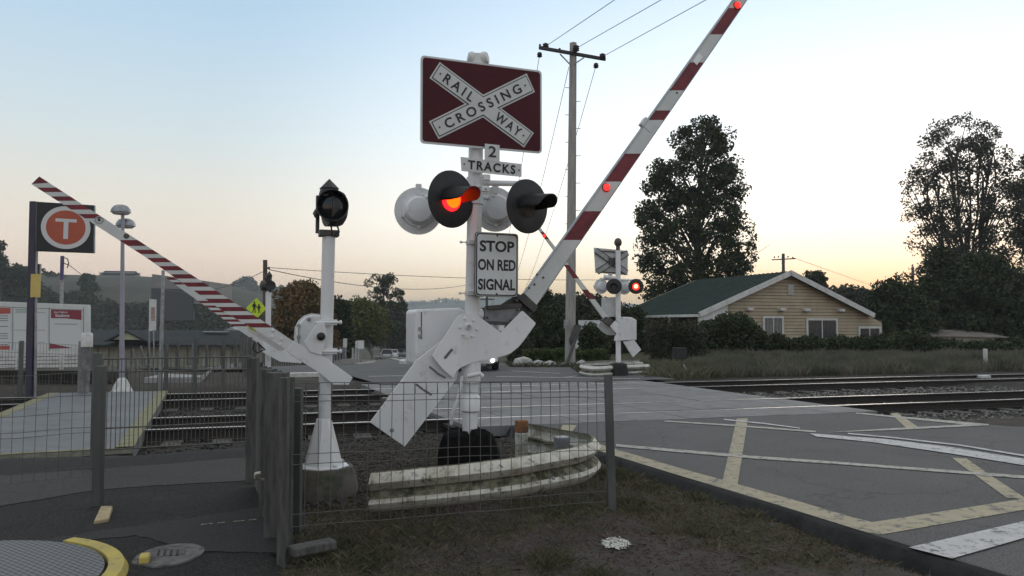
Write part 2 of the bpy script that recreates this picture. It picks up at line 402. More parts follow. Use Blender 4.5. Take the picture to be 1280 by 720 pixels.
# broken edge of the asphalt falling to the verge, shadow painted in its colour
mb = MB(); rnd = random.Random(3); e0 = []; e1 = []; e2 = []
for i in range(90):
    y = 2 + i * .11; x = on_kerb(y); w_ = .075 + .06 * mnoise.noise(V((x * 2, y * 2, 0))) + .05 * rnd.random() + .03 * mnoise.noise(V((x * 7, y * 7, 4)))
    e0.append(V((x + .02, y, .0005))); e1.append(V((x - w_ * .7, y - w_ * .2, -.012))); e2.append(V((x - w_ * 1.7, y - w_ * .4, -.17)))
n = len(e0); mb.add(e0 + e1 + e2, [(i, i + 1, n + i + 1, n + i) for i in range(n - 1)] + [(n + i, n + i + 1, 2 * n + i + 1, 2 * n + i) for i in range(n - 1)])
mb.build('road_edge', M('shadowed_edge_asphalt', (.024, .023, .022), (.013, .012, .012), scale=8, rough=.95, bs=.6, bscale=60), smooth=60, kind='structure')
# beyond the crossing: the approach, the intersection and the street that falls into the valley
pts = [((-3.2, 18.6), (4.4, 20.4)), ((-4.5, 21.5), (3.6, 23)), ((-9, 25), (6.5, 25.5)), ((-13.5, 27.5), (9, 28.5)), ((-14.5, 30), (6, 31)), ((-12, 33), (-.2, 34)), ((-12, 37), (-3.5, 38)), ((-13, 42), (-4.8, 42)), ((-16.5, 60), (-7.6, 60)), ((-21.5, 90), (-12, 90)), ((-26.8, 130), (-16, 130)), ((-31, 170), (-19, 170)), ((-38, 240), (-25, 240)), ((-46, 340), (-31, 340))]
def dense(ps, k=6):
    o = []
    for (a, b), (c, d_) in zip(ps[:-1], ps[1:]):
        for i in range(k): t = i / k; o.append(((a[0] + (c[0] - a[0]) * t, a[1] + (c[1] - a[1]) * t), (b[0] + (d_[0] - b[0]) * t, b[1] + (d_[1] - b[1]) * t)))
    return o + [ps[-1]]
dp = dense(pts); ribbon('street', [a for a, b in dp], [b for a, b in dp], road_m, .02, nx=8)

# crossing surface: strips of worn concrete between the rails, cut by joints
VR = [11.82, 13.255, 16.25, 17.685]
strips = [(10.85, VR[0] - .045), (VR[0] + .11, VR[1] - .11), (VR[1] + .045, VR[2] - .045), (VR[2] + .11, VR[3] - .11), (VR[3] + .045, 19.2)]
mb = MB()
def a_l(v): return 2.45 - (v - 10.85) * .1
def a_r(v): return 9.62 - (v - 11.0) * .1
for (v0, v1) in strips:
    k = 2 if v1 - v0 > 2 else 1
    for q in range(k):
        u0 = v0 + (v1 - v0) * q / k + (.006 if q else 0); u1 = v0 + (v1 - v0) * (q + 1) / k - (.006 if q < k - 1 else 0)
        A = a_l(u0); B = a_r(u0); m_ = 8
        for i in range(m_):
            x0 = A + (B - A) * i / m_ + .006; x1 = A + (B - A) * (i + 1) / m_ - .006; dz = random.uniform(-.004, .004)
            sh = -(u1 - u0) * .1
            mb.prism([rail_pt(x0, u0, .006 + dz), rail_pt(x1, u0, .006 + dz), rail_pt(x1 + sh, u1, .006 + dz), rail_pt(x0 + sh, u1, .006 + dz)], V((0, 0, -.15)))
mb.build('crossing_surface', crossing_m, kind='structure')
MB().prism([rail_pt(a_l(10.9) - .1, 10.9, -.05), rail_pt(a_r(10.9), 10.9, -.05), rail_pt(a_r(19), 19, -.05), rail_pt(a_l(19) - .1, 19, -.05)], V((0, 0, -.05))).build('crossing_bed', rubber, kind='structure')

# footpath at lower left
fp = [G(-400, 590), G(0, 574), G(165, 571), G(312, 560), G(322, 590), G(335, 640), G(343, 668), G(352, 705), V((-1.25, 3.6, 0)), V((-1.0, 2, 0)), V((-1, -3, 0)), V((-9, -3, 0))]
c0 = V((-4.2, 5.5, 0)); vs = []; fs = []; ring = []
for i in range(len(fp)):
    a, b = fp[i], fp[(i + 1) % len(fp)]
    for k in range(12):
        p = a.lerp(b, k / 12); p = p + (c0 - p).normalized() * (.07 * mnoise.noise(p * 1.7) + .05 * mnoise.noise(p * 6)); ring.append(p)
lv = [1, .97, .9, .8, .65, .5, .35, .2, .08]
for q, t in enumerate(lv):
    for p in ring:
        w_ = c0.lerp(p, t); vs.append(V((w_.x, w_.y, (.022 if q else -.02) + .004 * mnoise.noise(w_ * 1.2))))
n = len(ring)
for q in range(len(lv) - 1):
    for i in range(n): fs.append((q * n + i, q * n + (i + 1) % n, (q + 1) * n + (i + 1) % n, (q + 1) * n + i))
fs.append(tuple((len(lv) - 1) * n + i for i in range(n)))
MB().add(vs, fs).build('footpath', path_m, smooth=40, kind='structure')
# lighter worn band and a resurfaced darker strip of the footpath
def path_patch(name, pix, mat, h):
    pts = [G(x, y, .03) for x, y in pix]; out = []
    for i in range(len(pts)):
        a, b = pts[i], pts[(i + 1) % len(pts)]
        for k in range(10):
            p = a.lerp(b, k / 10); out.append(V((p.x + .03 * mnoise.noise(p * 7), p.y + .03 * mnoise.noise(p * 7 + V((9, 0, 0))), h)))
    MB().prism(out, V((0, 0, -.02))).build(name, mat, kind='structure')
path_patch('path_patch', [(-60, 690), (0, 681), (60, 673), (130, 662), (220, 650), (335, 632), (345, 668), (350, 690), (240, 688), (170, 668), (100, 676), (30, 682), (-60, 706)], asphalt('patch_asphalt', (.018, .0175, .017), (.014, .0135, .013), (.026, .024, .022)), .0285)
path_patch('path_patch', [(-60, 640), (0, 632), (60, 622), (120, 612), (200, 606), (318, 600), (322, 570), (200, 580), (60, 590), (-60, 600)], asphalt('worn_asphalt', (.038, .035, .033), (.029, .027, .025), (.02, .019, .018)), .0275)
lp = MB(); a = G(251, 655.5, .034); b = G(321, 649, .034); dd = (b - a).normalized(); ss = V((dd.y, -dd.x, 0))
for k in range(14):
    if k in (3, 6, 7, 11): continue
    p = a.lerp(b, k / 14); q = a.lerp(b, (k + .9) / 14); w_ = .008 + .006 * random.random(); lp.add([p + ss * w_, q + ss * w_ * .8, q - ss * w_, p - ss * w_ * .7], [(0, 1, 2, 3)])
lp.build('faded_path_line', MC['worn_yellow_line'], kind='structure')
# far footway patches and kerbs beyond the tracks
def patch(name, pix, mat, z=0.0, h=.03, kind='structure', d=None):
    pts = []
    for (px, py) in pix:
        p = GG(px, py); pts.append(V((p.x, p.y, p.z + h)))
    return MB().prism(pts, V((0, 0, -h - .1))).build(name, mat, kind=kind)
patch('pavement', [(180, 479), (200, 474), (235, 461), (262, 461), (266, 464), (252, 477), (250, 478)], M('pale_path', (.36, .355, .35), (.28, .275, .27), scale=2, rough=.85), h=.14)
patch('pavement', [(256, 461), (300, 458), (330, 459), (330, 463), (262, 463)], MC['pale_path'], h=.14)
patch('pavement', [(418, 455), (432, 452), (470, 452.5), (468, 455.5), (430, 457.5)], concrete, h=.12)
patch('pavement', [(440, 457.5), (462, 454.8), (468, 456.2), (448, 459)], concrete, h=.12)
patch('pavement', [(655, 463), (700, 467.5), (790, 471), (792, 468), (700, 465), (655, 461)], concrete, h=.05)
# painted lines on the road
def line_poly(mb, pix, z, mi=0):
    pts = [G(px, py, z) for px, py in pix]; mb.add(pts, [tuple(range(len(pts)))] if True else 0, mi)
yl = MB()
for q in [[(1092, 653), (1100, 668), (1082, 665), (1000, 639.5), (920, 615), (850, 594.5), (767, 569), (725, 556), (700, 549), (700, 541), (725, 547.5), (767, 560.5), (850, 585), (920, 604.5), (1000, 627), (1060, 645)],
          [(1088, 653), (1281, 623), (1281, 637), (1102, 668)],
          [(903, 601), (921, 523), (935, 523), (922, 606)],
          [(1258, 622), (1204, 583), (1190, 572), (1208, 573), (1232, 590), (1284, 624)],
          [(1133, 535), (1113, 517), (1122, 516), (1148, 534)],
          [(703, 531), (721, 531.5), (712, 544), (699, 541)]]:
    line_poly(yl, q, .003 + .0006 * len(yl.f))
yl.build('yellow_markings', yellow_line, kind='structure')
tl = MB()
for q in [[(770, 555), (840, 561), (940, 569.5), (1060, 578), (1281, 594.5), (1281, 598), (1060, 581), (940, 573), (840, 564.5), (770, 558)],
          [(1070, 515.5), (1236, 530), (1236, 531.5), (1120, 537.5), (1040, 542.5), (1030, 540.5), (1110, 535.5), (1205, 530.5), (1070, 517)],
          [(830, 525.5), (915, 530.5), (1020, 538.5), (1020, 540.5), (915, 532.5), (830, 527)]]:
    # split concave outlines into strips
    n = len(q) // 2
    for i in range(n - 1): line_poly(tl, [q[i], q[i + 1], q[len(q) - 2 - i], q[len(q) - 1 - i]], .0075)
tl.build('thin_markings', thin_line, kind='structure')
wl = MB()
for q in [[(1136, 684), (1281, 651), (1281, 672), (1190, 698)],
          [(1012, 541.5), (1110, 549), (1190, 559), (1290, 575), (1290, 583), (1190, 567), (1090, 552.5), (1020, 545.5)],
          [(1060, 541), (1115, 546), (1200, 555.5), (1290, 570), (1290, 572), (1200, 557.2), (1115, 547.5), (1060, 542.5)],
          [(905, 523.5), (955, 528.5), (1000, 534.5), (1000, 535.7), (955, 530), (905, 525)]]:
    n = len(q) // 2
    for i in range(n - 1): line_poly(wl, [q[i], q[i + 1], q[len(q) - 2 - i], q[len(q) - 1 - i]], .0095)
wl.build('white_markings', white_line, kind='structure')
fl = MB()
for q in [[(489, 447.5), (497, 448.4), (505, 451), (502, 452), (495, 449.8), (488, 448.6)], [(700, 471.6), (719, 469.6), (723, 470), (704, 472.3)], [(620, 470.2), (800, 473), (800, 473.8), (620, 471)], [(460, 470), (530, 469), (530, 469.8), (460, 470.8)], [(640, 463.4), (700, 466.4), (700, 467), (640, 464)]]:
    n = len(q) // 2
    for i in range(n - 1):
        pts = []
        for px, py in (q[i], q[i + 1], q[len(q) - 2 - i], q[len(q) - 1 - i]):
            p = G(px, py); 
            for _ in range(12): p = G(px, py, float(base_h(p.x, p.y)) + .03)
            pts.append(p)
        fl.add(pts, [(0, 1, 2, 3)])
fl.build('far_markings', thin_line, kind='structure')

# ---------------------------------------------------------------- railway tracks
def rail_profile(v, z, side):
    # I-shaped section in (v, z)
    w1, w2, w3 = .035, .009, .07
    return [(-w3, -.16), (w3, -.16), (w3, -.148), (w2, -.132), (w2, -.045), (w1, -.032), (w1, -.004), (w1 - .006, 0), (-w1 + .006, 0), (-w1, -.004), (-w1, -.032), (-w2, -.045), (-w2, -.132), (-w3, -.148)]
def track(v0, v1, label):
    t = thing('railway_track', rail_pt(5, (v0 + v1) / 2, -.17), label, 'railway track', 'railway tracks across the road')
    for v in (v0, v1):
        mb = MB(); pr = rail_profile(v, 0, 0); A0, A1 = -45, 75
        vs = [rail_pt(A0, v + a, b + .008) for a, b in pr] + [rail_pt(A1, v + a, b + .008) for a, b in pr]; n = len(pr)
        fs = []; ms = []
        for i in range(n):
            mb_mi = 1 if 5 <= i <= 8 else 0
            fs.append((i, (i + 1) % n, (i + 1) % n + n, i + n)); ms.append(mb_mi)
        for f, mi in zip(fs, ms): mb.f.append(f); mb.m.append(mi)
        mb.v = vs; mb.build('rail', [rail_side, rail_top], t)
    sl_ = None; vm = (v0 + v1) / 2
    alist = [a for a in [(-12 + i * .65) for i in range(70)] if (a < 2.2 or a > 10.2)]
    for i, a in enumerate(alist[:100]):
        if sl_ is None:
            c = rail_pt(a, vm, -.2); mb = MB().box(c, (.25, 2.5, .1), (RL, RN, Z)); mb.v = [v - c for v in mb.v]
            me = bpy.data.meshes.new('sleeper'); me.from_pydata(mb.v, [], mb.f); me.materials.append(sleeper_m); sl_ = me
        o = bpy.data.objects.new('sleeper', sl_); COL.objects.link(o); o.parent = t; o.location = rail_pt(a, vm, -.2) - t.location
    return t
track(VR[0], VR[1], 'nearer railway track with shiny rail heads, running into the concrete crossing')
track(VR[2], VR[3], 'farther railway track with shiny rail heads, beside the tall dry grass')
# ballast stones
def stones(name, pts, r0, r1, mat, kind='stuff', seed=1):
    rg = np.random.default_rng(seed); n = len(pts)
    base = np.array([(1, 0, 0), (-1, 0, 0), (0, 1, 0), (0, -1, 0), (0, 0, .75), (0, 0, -.75)])
    fc = np.array([(0, 2, 4), (2, 1, 4), (1, 3, 4), (3, 0, 4), (2, 0, 5), (1, 2, 5), (3, 1, 5), (0, 3, 5)])
    R_ = rg.uniform(r0, r1, (n, 1, 1)); jit = rg.uniform(.65, 1.3, (n, 6, 3)); ang = rg.uniform(0, 6.28, n)
    vv = base[None] * jit * R_; c, s_ = np.cos(ang), np.sin(ang)
    x = vv[..., 0] * c[:, None] - vv[..., 1] * s_[:, None]; y = vv[..., 0] * s_[:, None] + vv[..., 1] * c[:, None]
    vv = np.stack([x, y, vv[..., 2]], -1) + np.array(pts)[:, None, :]
    ff = (fc[None] + (np.arange(n) * 6)[:, None, None]).reshape(-1)
    return fast_mesh(name, vv.reshape(-1, 3), ff, 3, mat, kind=kind)
stone_m = M('ballast_stone', (.24, .225, .205), (.085, .078, .07), scale=17, rough=.9, lo=.42, hi=.6, c3=(.3, .28, .26), s3=40, lo3=.64, hi3=.7)
pl = []
for _ in range(26000):
    a = random.uniform(-14, 34); v = random.uniform(9.0, 20.0) if random.random() < .7 else random.choice([random.uniform(9.6, 11.6), random.uniform(13.4, 16.1)])
    if a_l(v) - .3 < a < a_r(v) + .15 and v > 10.7: continue
    p = rail_pt(a, v); s = (p.x - kerbA.x) * (-kerb_t.y) + (p.y - kerbA.y) * kerb_t.x
    if v < 11 and -.2 < s < (5.75 if p.y > 11.3 else 20): continue
    pl.append((p.x, p.y, -.185 + random.uniform(-.02, .03)))
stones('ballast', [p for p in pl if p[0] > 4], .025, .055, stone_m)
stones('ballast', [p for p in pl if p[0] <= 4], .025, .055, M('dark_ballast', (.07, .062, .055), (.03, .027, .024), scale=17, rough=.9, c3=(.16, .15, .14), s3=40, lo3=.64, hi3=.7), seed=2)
pl = []
for _ in range(7000):
    x = random.uniform(-2.6, .2); y = random.uniform(6.3, 11.5)
    pl.append((x, y, gz(x, y) + .005))
stones('gravel', pl, .01, .035, M('dark_gravel', (.07, .06, .052), (.03, .027, .024), scale=30, rough=.95), seed=4)
# ================================================================ near road crossing signal with its boom gate
def bolt(mb, c, ax, r=.012, h=.012, mi=0): mb.lathe([(r, 0), (r, h * .7), (r * .6, h), (.0001, h)], c, ax, 6, mi)
def px_poly(pix, p0, n): return [S(x, y, p0, n) for x, y in pix]
def clip_line(edge, y):      # edge = [(x,y),(x,y)...] ordered by y ; x at y
    for (x0, y0), (x1, y1) in zip(edge[:-1], edge[1:]):
        if min(y0, y1) <= y <= max(y0, y1): return x0 + (x1 - x0) * (y - y0) / (y1 - y0)
    (x0, y0), (x1, y1) = (edge[0], edge[1]) if abs(y - edge[0][1]) < abs(y - edge[-1][1]) else (edge[-2], edge[-1])
    return x0 + (x1 - x0) * (y - y0) / (y1 - y0)
def inset(pts, d, nrm):       # inset a planar polygon
    out = []; n = len(pts); c = sum(pts, V((0, 0, 0))) / n
    area = sum(((pts[i] - c).cross(pts[(i + 1) % n] - c)).dot(nrm) for i in range(n)); sg = 1 if area > 0 else -1
    for i in range(n):
        a, b, e = pts[i - 1], pts[i], pts[(i + 1) % n]
        d1 = (b - a).normalized(); d2 = (e - b).normalized(); n1 = nrm.cross(d1) * sg; n2 = nrm.cross(d2) * sg
        k = 1 + n1.dot(n2); out.append(b + (n1 + n2) * (d / max(k, .2)))
    return out
def round_rect(c, ux, uz, w, h, r, n=5):
    pts = []
    for sx_, sz_, a0 in ((1, 1, 0), (-1, 1, 90), (-1, -1, 180), (1, -1, 270)):
        for k in range(n + 1):
            a = math.radians(a0 + 90 * k / n)
            pts.append(V(c) + ux * (sx_ * (w / 2 - r) + r * math.cos(a)) + uz * (sz_ * (h / 2 - r) + r * math.sin(a)))
    return pts

mast_top = P(597.5, 72, 6.95); mast_bot = P(586, 562, 6.95); mast_bot.z = .1
sig = thing('crossing_signal', (mast_bot.x, mast_bot.y, .1), 'large white foreground crossing signal with maroon sign, lit amber lamp and raised boom gate', 'crossing signal', 'road crossing signals')
def along(z): t = (z - mast_bot.z) / (mast_top.z - mast_bot.z); return mast_bot.lerp(mast_top, t)
mx = (mast_top - mast_bot).normalized()
def zat(py, d=6.95): return P(590, py, d).z
mb = MB().tube([along(.1), along(3.92)], .068, 24)
z1 = zat(452); z2 = zat(495)
mb.tube([along(zat(515)), along(zat(513)), along(zat(497)), along(zat(493))], [.07, .092, .092, .07], 20)
mb.tube([along(zat(478)), along(zat(450))], .088, 20)
mb.build('mast', white_paint, sig, smooth=40)
cap = MB()
ct = along(3.97)
for s in (-1, 1): cap.lathe([(.001, -.03), (.045, -.028), (.062, 0), (.062, .03), (.05, .05)][::1], ct + V((s * .045, 0, .0)) - mx * .01, V((s, -.25, .15)), 18)
cap.tube([ct - mx * .08, ct + mx * .03], [.066, .05], 16)
cap.build('mast_cap', grimy_white, sig, smooth=40)
for py in (304, 367):
    mb = MB(); c = along(zat(py)); mb.tube([c - mx * .02, c + mx * .02], .074, 18); mb.box(c + N * .08 + U * .02, (.2, .03, .035), (U, N, Z))
    mb.tube([c - U * .13 + N * .05, c + U * .02 + N * .05], .006, 6); bolt(mb, c - U * .13 + N * .05, -U, .012, .02)
    mb.build('sign_clamp', white_paint, sig, smooth=40)

# sign plane
sp = P(597, 130, 6.83)
sc_ = [(527, 69), (678, 88.5), (676.5, 192), (524.5, 178.5)]
q = px_poly(sc_, sp, N); ctr = sum(q, V((0, 0, 0))) / 4
hd = ((q[1] - q[0]).normalized() + (q[2] - q[3]).normalized()).normalized(); vd = N.cross(hd).normalized()
if vd.z < 0: vd = -vd
wS = ((q[1] - q[0]).length + (q[2] - q[3]).length) / 2; hS = ((q[0] - q[3]).length + (q[1] - q[2]).length) / 2
sg = MB().prism(round_rect(ctr, hd, vd, wS, hS, .035), -N * .012, 0)
rp = round_rect(ctr + N * .0035, hd, vd, wS - .036, hS - .036, .028); sg.add(rp, [tuple(range(len(rp)))], 1)
sgo = sg.build('crossbuck_sign', [sign_white, maroon], sig)
def X_poly(n_off, ins):
    a1 = [(549.4, 77.8), (667, 166.3), (654.8, 184.6), (536.6, 97.8)]; a2 = [(536, 152), (658, 92), (668.4, 115.2), (547.9, 174)]
    r = []
    for a in (a1, a2):
        pp = inset(px_poly(a, sp, N), ins, N); r.append([p + N * n_off for p in pp])
    return r
lt = MB()
for lvl, (ins, mi) in enumerate(((0, 0), (.014, 1), (.022, 0))):
    for k, poly in enumerate(X_poly(.006 + lvl * .003 + .0, ins)):
        lt.add([p + N * (.0006 * k) for p in poly], [(0, 1, 2, 3)], mi)
wp = X_poly(0, 0)
def arm_text(s, poly, t0, t1, hfrac, mi=1, bold=.012, sp_=1.0):
    tl_, tr, br, bl = poly       # along the arm from left to right
    L0 = (tl_ + bl) / 2; R0 = (tr + br) / 2; ux = (R0 - L0).normalized(); uz = N.cross(ux); uz = uz if uz.z > 0 else -uz
    h = (tl_ - bl).length; c = L0.lerp(R0, (t0 + t1) / 2) + N * .0165
    put_text(lt, s, c, ux, uz, (R0 - L0).length * (t1 - t0), h * hfrac, bold, sp_, mi)
    return L0, R0, ux
A1, A2 = wp; arm_text('RAIL', A1, .10, .395, .5, sp_=1.5, bold=.016); arm_text('WAY', A1, .64, .90, .5, sp_=1.4, bold=.016)
L0, R0, ux = arm_text('CROSSING', [A2[0], A2[1], A2[2], A2[3]], .11, .885, .5, sp_=1.5, bold=.016)
for poly in (A1, A2):
    L0 = (poly[0] + poly[3]) / 2; R0 = (poly[1] + poly[2]) / 2
    for t in (.055, .935): lt.lathe([(.0001, .0), (.009, 0)], L0.lerp(R0, t) + N * .0165, N, 8, 1, caps=False)
lt.build('lettering', [sign_white, sign_black], sgo)
fr_ = MB()
for t in (-.28, .28): fr_.box(ctr - N * .03 + vd * t * hS, (wS * .8, .03, .04), (hd, N, vd))
fr_.build('sign_bracket', galv, sgo)

# 2 TRACKS plate
q = px_poly([(576, 196), (652, 205), (652, 221), (577, 213.5)], sp + N * .02, N); hd2 = (q[1] - q[0]).normalized(); vd2 = N.cross(hd2); vd2 = vd2 if vd2.z > 0 else -vd2
q2 = px_poly([(606, 179.5), (624.5, 181.5), (624.5, 203), (606, 201)], sp + N * .02, N)
pl_ = MB().prism(q, -N * .008).prism([p + N * .002 for p in q2], -N * .008).build('tracks_plate', sign_white, sig)
lt = MB(); c = sum(q, V((0, 0, 0))) / 4 + N * .004; w_ = (q[1] - q[0]).length; h_ = (q[0] - q[3]).length
put_text(lt, 'TRACKS', c, hd2, vd2, w_ * .78, h_ * .66, .03, 1.25)
c2 = sum(q2, V((0, 0, 0))) / 4 + N * .006; lt.build('lettering', sign_black, pl_); lt = MB(); put_text(lt, '2', c2 + vd2 * .012, hd2, vd2, .075, .1, .012)
lt.build('lettering', sign_black, pl_); lt = MB()
for s in (-1, 1): lt.lathe([(.0001, 0), (.008, 0)], c + hd2 * (s * w_ * .45), N, 8, caps=False)
lt.build('dots', sign_black, pl_)
# STOP ON RED SIGNAL
p0 = P(610, 330, 6.8); q = px_poly([(594, 289.5), (648, 292.5), (647, 371.5), (593.5, 370.5)], p0, N); hd3 = (q[1] - q[0]).normalized(); hd3 = (hd3 + (q[2] - q[3]).normalized()).normalized()
vd3 = N.cross(hd3); vd3 = vd3 if vd3.z > 0 else -vd3; c = sum(q, V((0, 0, 0))) / 4; w_ = (q[1] - q[0]).length; h_ = (q[0] - q[3]).length
st = MB().prism(round_rect(c, hd3, vd3, w_, h_, .03), -N * .01, 1)
for off, k, mi in ((.002, .005, 0), (.004, .010, 1), (.006, .020, 0)):
    rp = round_rect(c + N * off, hd3, vd3, w_ - 2 * k, h_ - 2 * k, .03); st.add(rp, [tuple(range(len(rp)))], mi if off > .003 or True else 0)
sto = st.build('stop_sign', [sign_white, sign_black], sig)
for s, t, ww in (('STOP', .285, .80), ('ON RED', -.005, .87), ('SIGNAL', -.31, .86)):
    lt = MB(); put_text(lt, s, c + vd3 * (h_ * t) + N * .008, hd3, vd3, w_ * ww, h_ * .175, .03); lt.build('lettering', sign_black, sto)
lt = MB()
for s in (-1, 1): lt.lathe([(.009, 0), (.007, .004), (.0001, .004)], c + vd3 * (s * h_ * .455) + N * .008, N, 8)
lt.build('rivets', sign_black, sto)

# lamps
def lamp(par, c, ax, R_=.255, lens=None, hoodL=.30, face=True, hmat=None, nm='signal_lamp'):
    ax = V(ax).normalized(); c = V(c); side = ax.cross(Z).normalized(); up = side.cross(ax)
    if face:
        hot = lens is lens_lit
        bo = MB().lathe([(.001, -.02), (R_ * .4, -.02), (R_, -.004), (R_, .006), (R_ * .98, .008), (.105, .004), (.1, -.03), (.001, -.03)], c, ax, 40)
        b_ = bo.build(nm, black_paint, par, smooth=35)
        hs = MB().lathe([(.11, -.02), (.115, -.14), (.09, -.17), (.001, -.17)], c, ax, 24); hs.build('lamp_housing', white_paint, b_, smooth=35)
        MB().lathe([(.106, .004), (.095, .02), (.06, .034), (.001, .042)], c, ax, 28).build('lens', lens, b_, smooth=60)
        if hot: MB().lathe([(.08, .033), (.06, .042), (.001, .05)], c, ax, 24).build('lens_centre', lens_hot, b_, smooth=60)
        # hood: a sleeve open below, longer on top, drooping a little
        n = 30; hb = MB(); ri = []; ro = []
        dn = (ax * 1 - Z * .02).normalized()
        for i in range(n + 1):
            a = math.radians(-12 + (180 + 24) * i / n); dirv = side * math.cos(a) + up * math.sin(a)
            ln = hoodL * (.3 + .7 * max(0, math.sin((a + math.radians(12)) / math.radians(204) * math.pi)) ** .22)
            for lst, rr in ((ri, .108), (ro, .113)):
                lst.append((c + dirv * rr, c + dirv * (rr * .86) + dn * ln * .99))
        vs = []
        for (a0, a1) in ri: vs += [a0, a0.lerp(a1, .5), a1]
        for (a0, a1) in ro: vs += [a0, a0.lerp(a1, .5), a1]
        m_ = 3 * (n + 1); fs = []
        for i in range(n):
            for k in range(2):
                a_ = i * 3 + k; fs.append((a_, a_ + 3, a_ + 4, a_ + 1)); fs.append((m_ + a_, m_ + a_ + 1, m_ + a_ + 4, m_ + a_ + 3))
            fs.append((i * 3 + 2, i * 3 + 5, m_ + i * 3 + 5, m_ + i * 3 + 2))
        hb.add(vs, fs); hb.build('hood', hmat or black_paint, b_, smooth=35)
    else:   # seen from behind: white disc with its round housing and door clips
        bo = MB().lathe([(.001, .0), (R_ * .6, .0), (R_, .012), (R_, .02), (R_ * .4, .02)], c, -ax, 40); bo.v = bo.v
        b_ = bo.build(nm, white_paint, par, smooth=35)
        ho = MB().lathe([(.16, -.0), (.155, .05), (.135, .055), (.13, .1), (.11, .125), (.06, .135), (.001, .14)], c, -ax, 32)
        for k in range(3):
            a = math.radians(200 + 70 * k); pp = c + (side * math.cos(a) + up * math.sin(a)) * .155 - ax * .04
            ho.box(pp, (.03, .05, .03), (side, ax, up))
        ho.box(c + up * .2 - ax * .03, (.05, .06, .1), (side, ax, up))
        ho.build('lamp_housing', white_paint, b_, smooth=35)
        MB().lathe([(.11, .0), (.105, .26)], c, ax, 24, caps=False).build('hood', black_paint, b_, smooth=35)
    return b_
yl_ = yaw_vec(42)
hood_red = M('hood_red_lit', (.5, .02, .03), rough=.6)
c1 = P(564, 249, 6.72); c2_ = P(659, 258, 6.8)
axl = (yaw_vec(43) - Z * .05).normalized()
hood_m = M('hood_black', (.016, .015, .015), rough=.55)
lamp(sig, c1, axl, .256, lens_lit, .33, hmat=hood_m)
lamp(sig, c2_, (yaw_vec(41) - Z * .05), .245, lens_dark, .33)
lamp(sig, P(522.5, 264, 7.15), -(yaw_vec(14)) , .225, lens_dark, face=False)
lamp(sig, P(618, 262, 7.2), -(yaw_vec(16)), .215, lens_dark, face=False)
ca = MB(); A = along(zat(229)) ; 
ca.tube([A + N * .02, P(650, 229.5, 6.95)], .026, 12); ca.tube([P(650, 229.5, 6.95), c2_ - axl * .12 + Z * .05], .024, 10)
ca.tube([A + N * .02 - U * .02, c1 - axl * .14 + Z * .06], .026, 12)
ca.tube([along(zat(246)) , P(618, 248, 7.12)], .022, 10); ca.tube([along(zat(246)), P(530, 246, 7.08)], .022, 10)
ca.tube([A - mx * .05, A + mx * .05], .082, 18); ca.tube([along(zat(250)) - mx * .04, along(zat(250)) + mx * .04], .08, 18)
ca.box(P(608, 222, 6.85), (.06, .05, .05), (U, N, Z)); ca.ball(P(651, 229, 6.95), .035, 10)
for p_ in (P(606, 236, 6.86), P(528, 244, 7.1), P(616, 246, 7.1)): ca.box(p_, (.07, .05, .05), (U, N, Z)); bolt(ca, p_ + N * .025, N, .014, .02)
ca.build('lamp_bracket', white_paint, sig, smooth=40)
cb = MB(); cb.tube([P(650, 232, 6.9), P(647, 238, 6.85), P(650, 246, 6.82)], .008, 6)
cb.build('lamp_cable', rubber, sig)

# mechanism box behind, gate plates, counterweight, boom
fr_side = P(588, 408, 6.80)
bx = px_poly([(519, 389), (523, 386.5), (574, 384.5), (582, 388), (582, 456), (519, 456)], P(560, 420, 7.05), N)
cab = MB().prism(bx, -N * .38).build('motor_cabinet', white_paint, sig, bevel=.02)
dr = MB(); l_ = px_poly([(526.2, 390), (527.4, 390), (527.4, 424), (526.2, 424)], P(560, 420, 7.048), N); dr.prism(l_, -N * .004, 0)
for y in (411, 420): dr.box(S(525, y, P(560, 420, 7.04), N), (.025, .02, .03), (U, N, Z), 1)
dr.build('door_latch', [black_paint, galv], cab)
MB().prism(px_poly([(546, 385.6), (571, 384.4), (571, 386), (546, 387)], P(560, 420, 7.3), N), -N * .2).build('cabinet_lid', dark_steel, cab)
pc = P(560, 480, 6.84)
cw = MB().prism(px_poly([(462.5, 528), (506, 558.5), (571, 474), (577, 440), (560, 420), (521, 450)], pc, N), -N * .02).build('counterweight', white_paint, sig, bevel=.004)
pf = P(560, 440, 6.775)
fpoly = [(572, 396), (580, 391.5), (590, 391), (598, 395), (626, 415.5), (652, 389), (654, 389), (669.5, 403.5), (669.5, 405.5), (654, 427), (648, 434), (638, 442), (626, 446), (616, 448), (600, 451), (588, 454.5), (577, 459), (571, 464), (567, 473), (553, 461), (540, 445)]
plate = MB().prism(px_poly(fpoly, pf, N), -N * .016).build('gate_plate', white_paint, sig, bevel=.003)
# second plate on the far side of the mast
bp_ = MB().prism([p - N * .30 for p in px_poly([(598, 395), (626, 415.5), (652, 389), (669.5, 403.5), (648, 434), (626, 446), (600, 451), (577, 459), (560, 440), (575, 398)], pf, N)], -N * .014).build('rear_gate_plate', grimy_white, sig, bevel=.003)
sl2 = MB()
def slot(x0, y0, x1, y1, w_, off=.0015):
    a = S(x0, y0, pf, N) + N * off; b = S(x1, y1, pf, N) + N * off; d_ = (b - a).normalized(); s_ = N.cross(d_) * w_ / 2
    pts = []
    for k in range(9): t = math.pi * k / 8; pts.append(b + s_ * math.cos(t) + d_ * math.sin(t) * w_ / 2)
    for k in range(9): t = math.pi * k / 8; pts.append(a - s_ * math.cos(t) - d_ * math.sin(t) * w_ / 2)
    MB().add(pts, [tuple(range(len(pts)))]).build('slot', M('slot_grey', (.13, .13, .135), rough=.8), sig)
slot(556.5, 447, 564.5, 437.5, .026); 
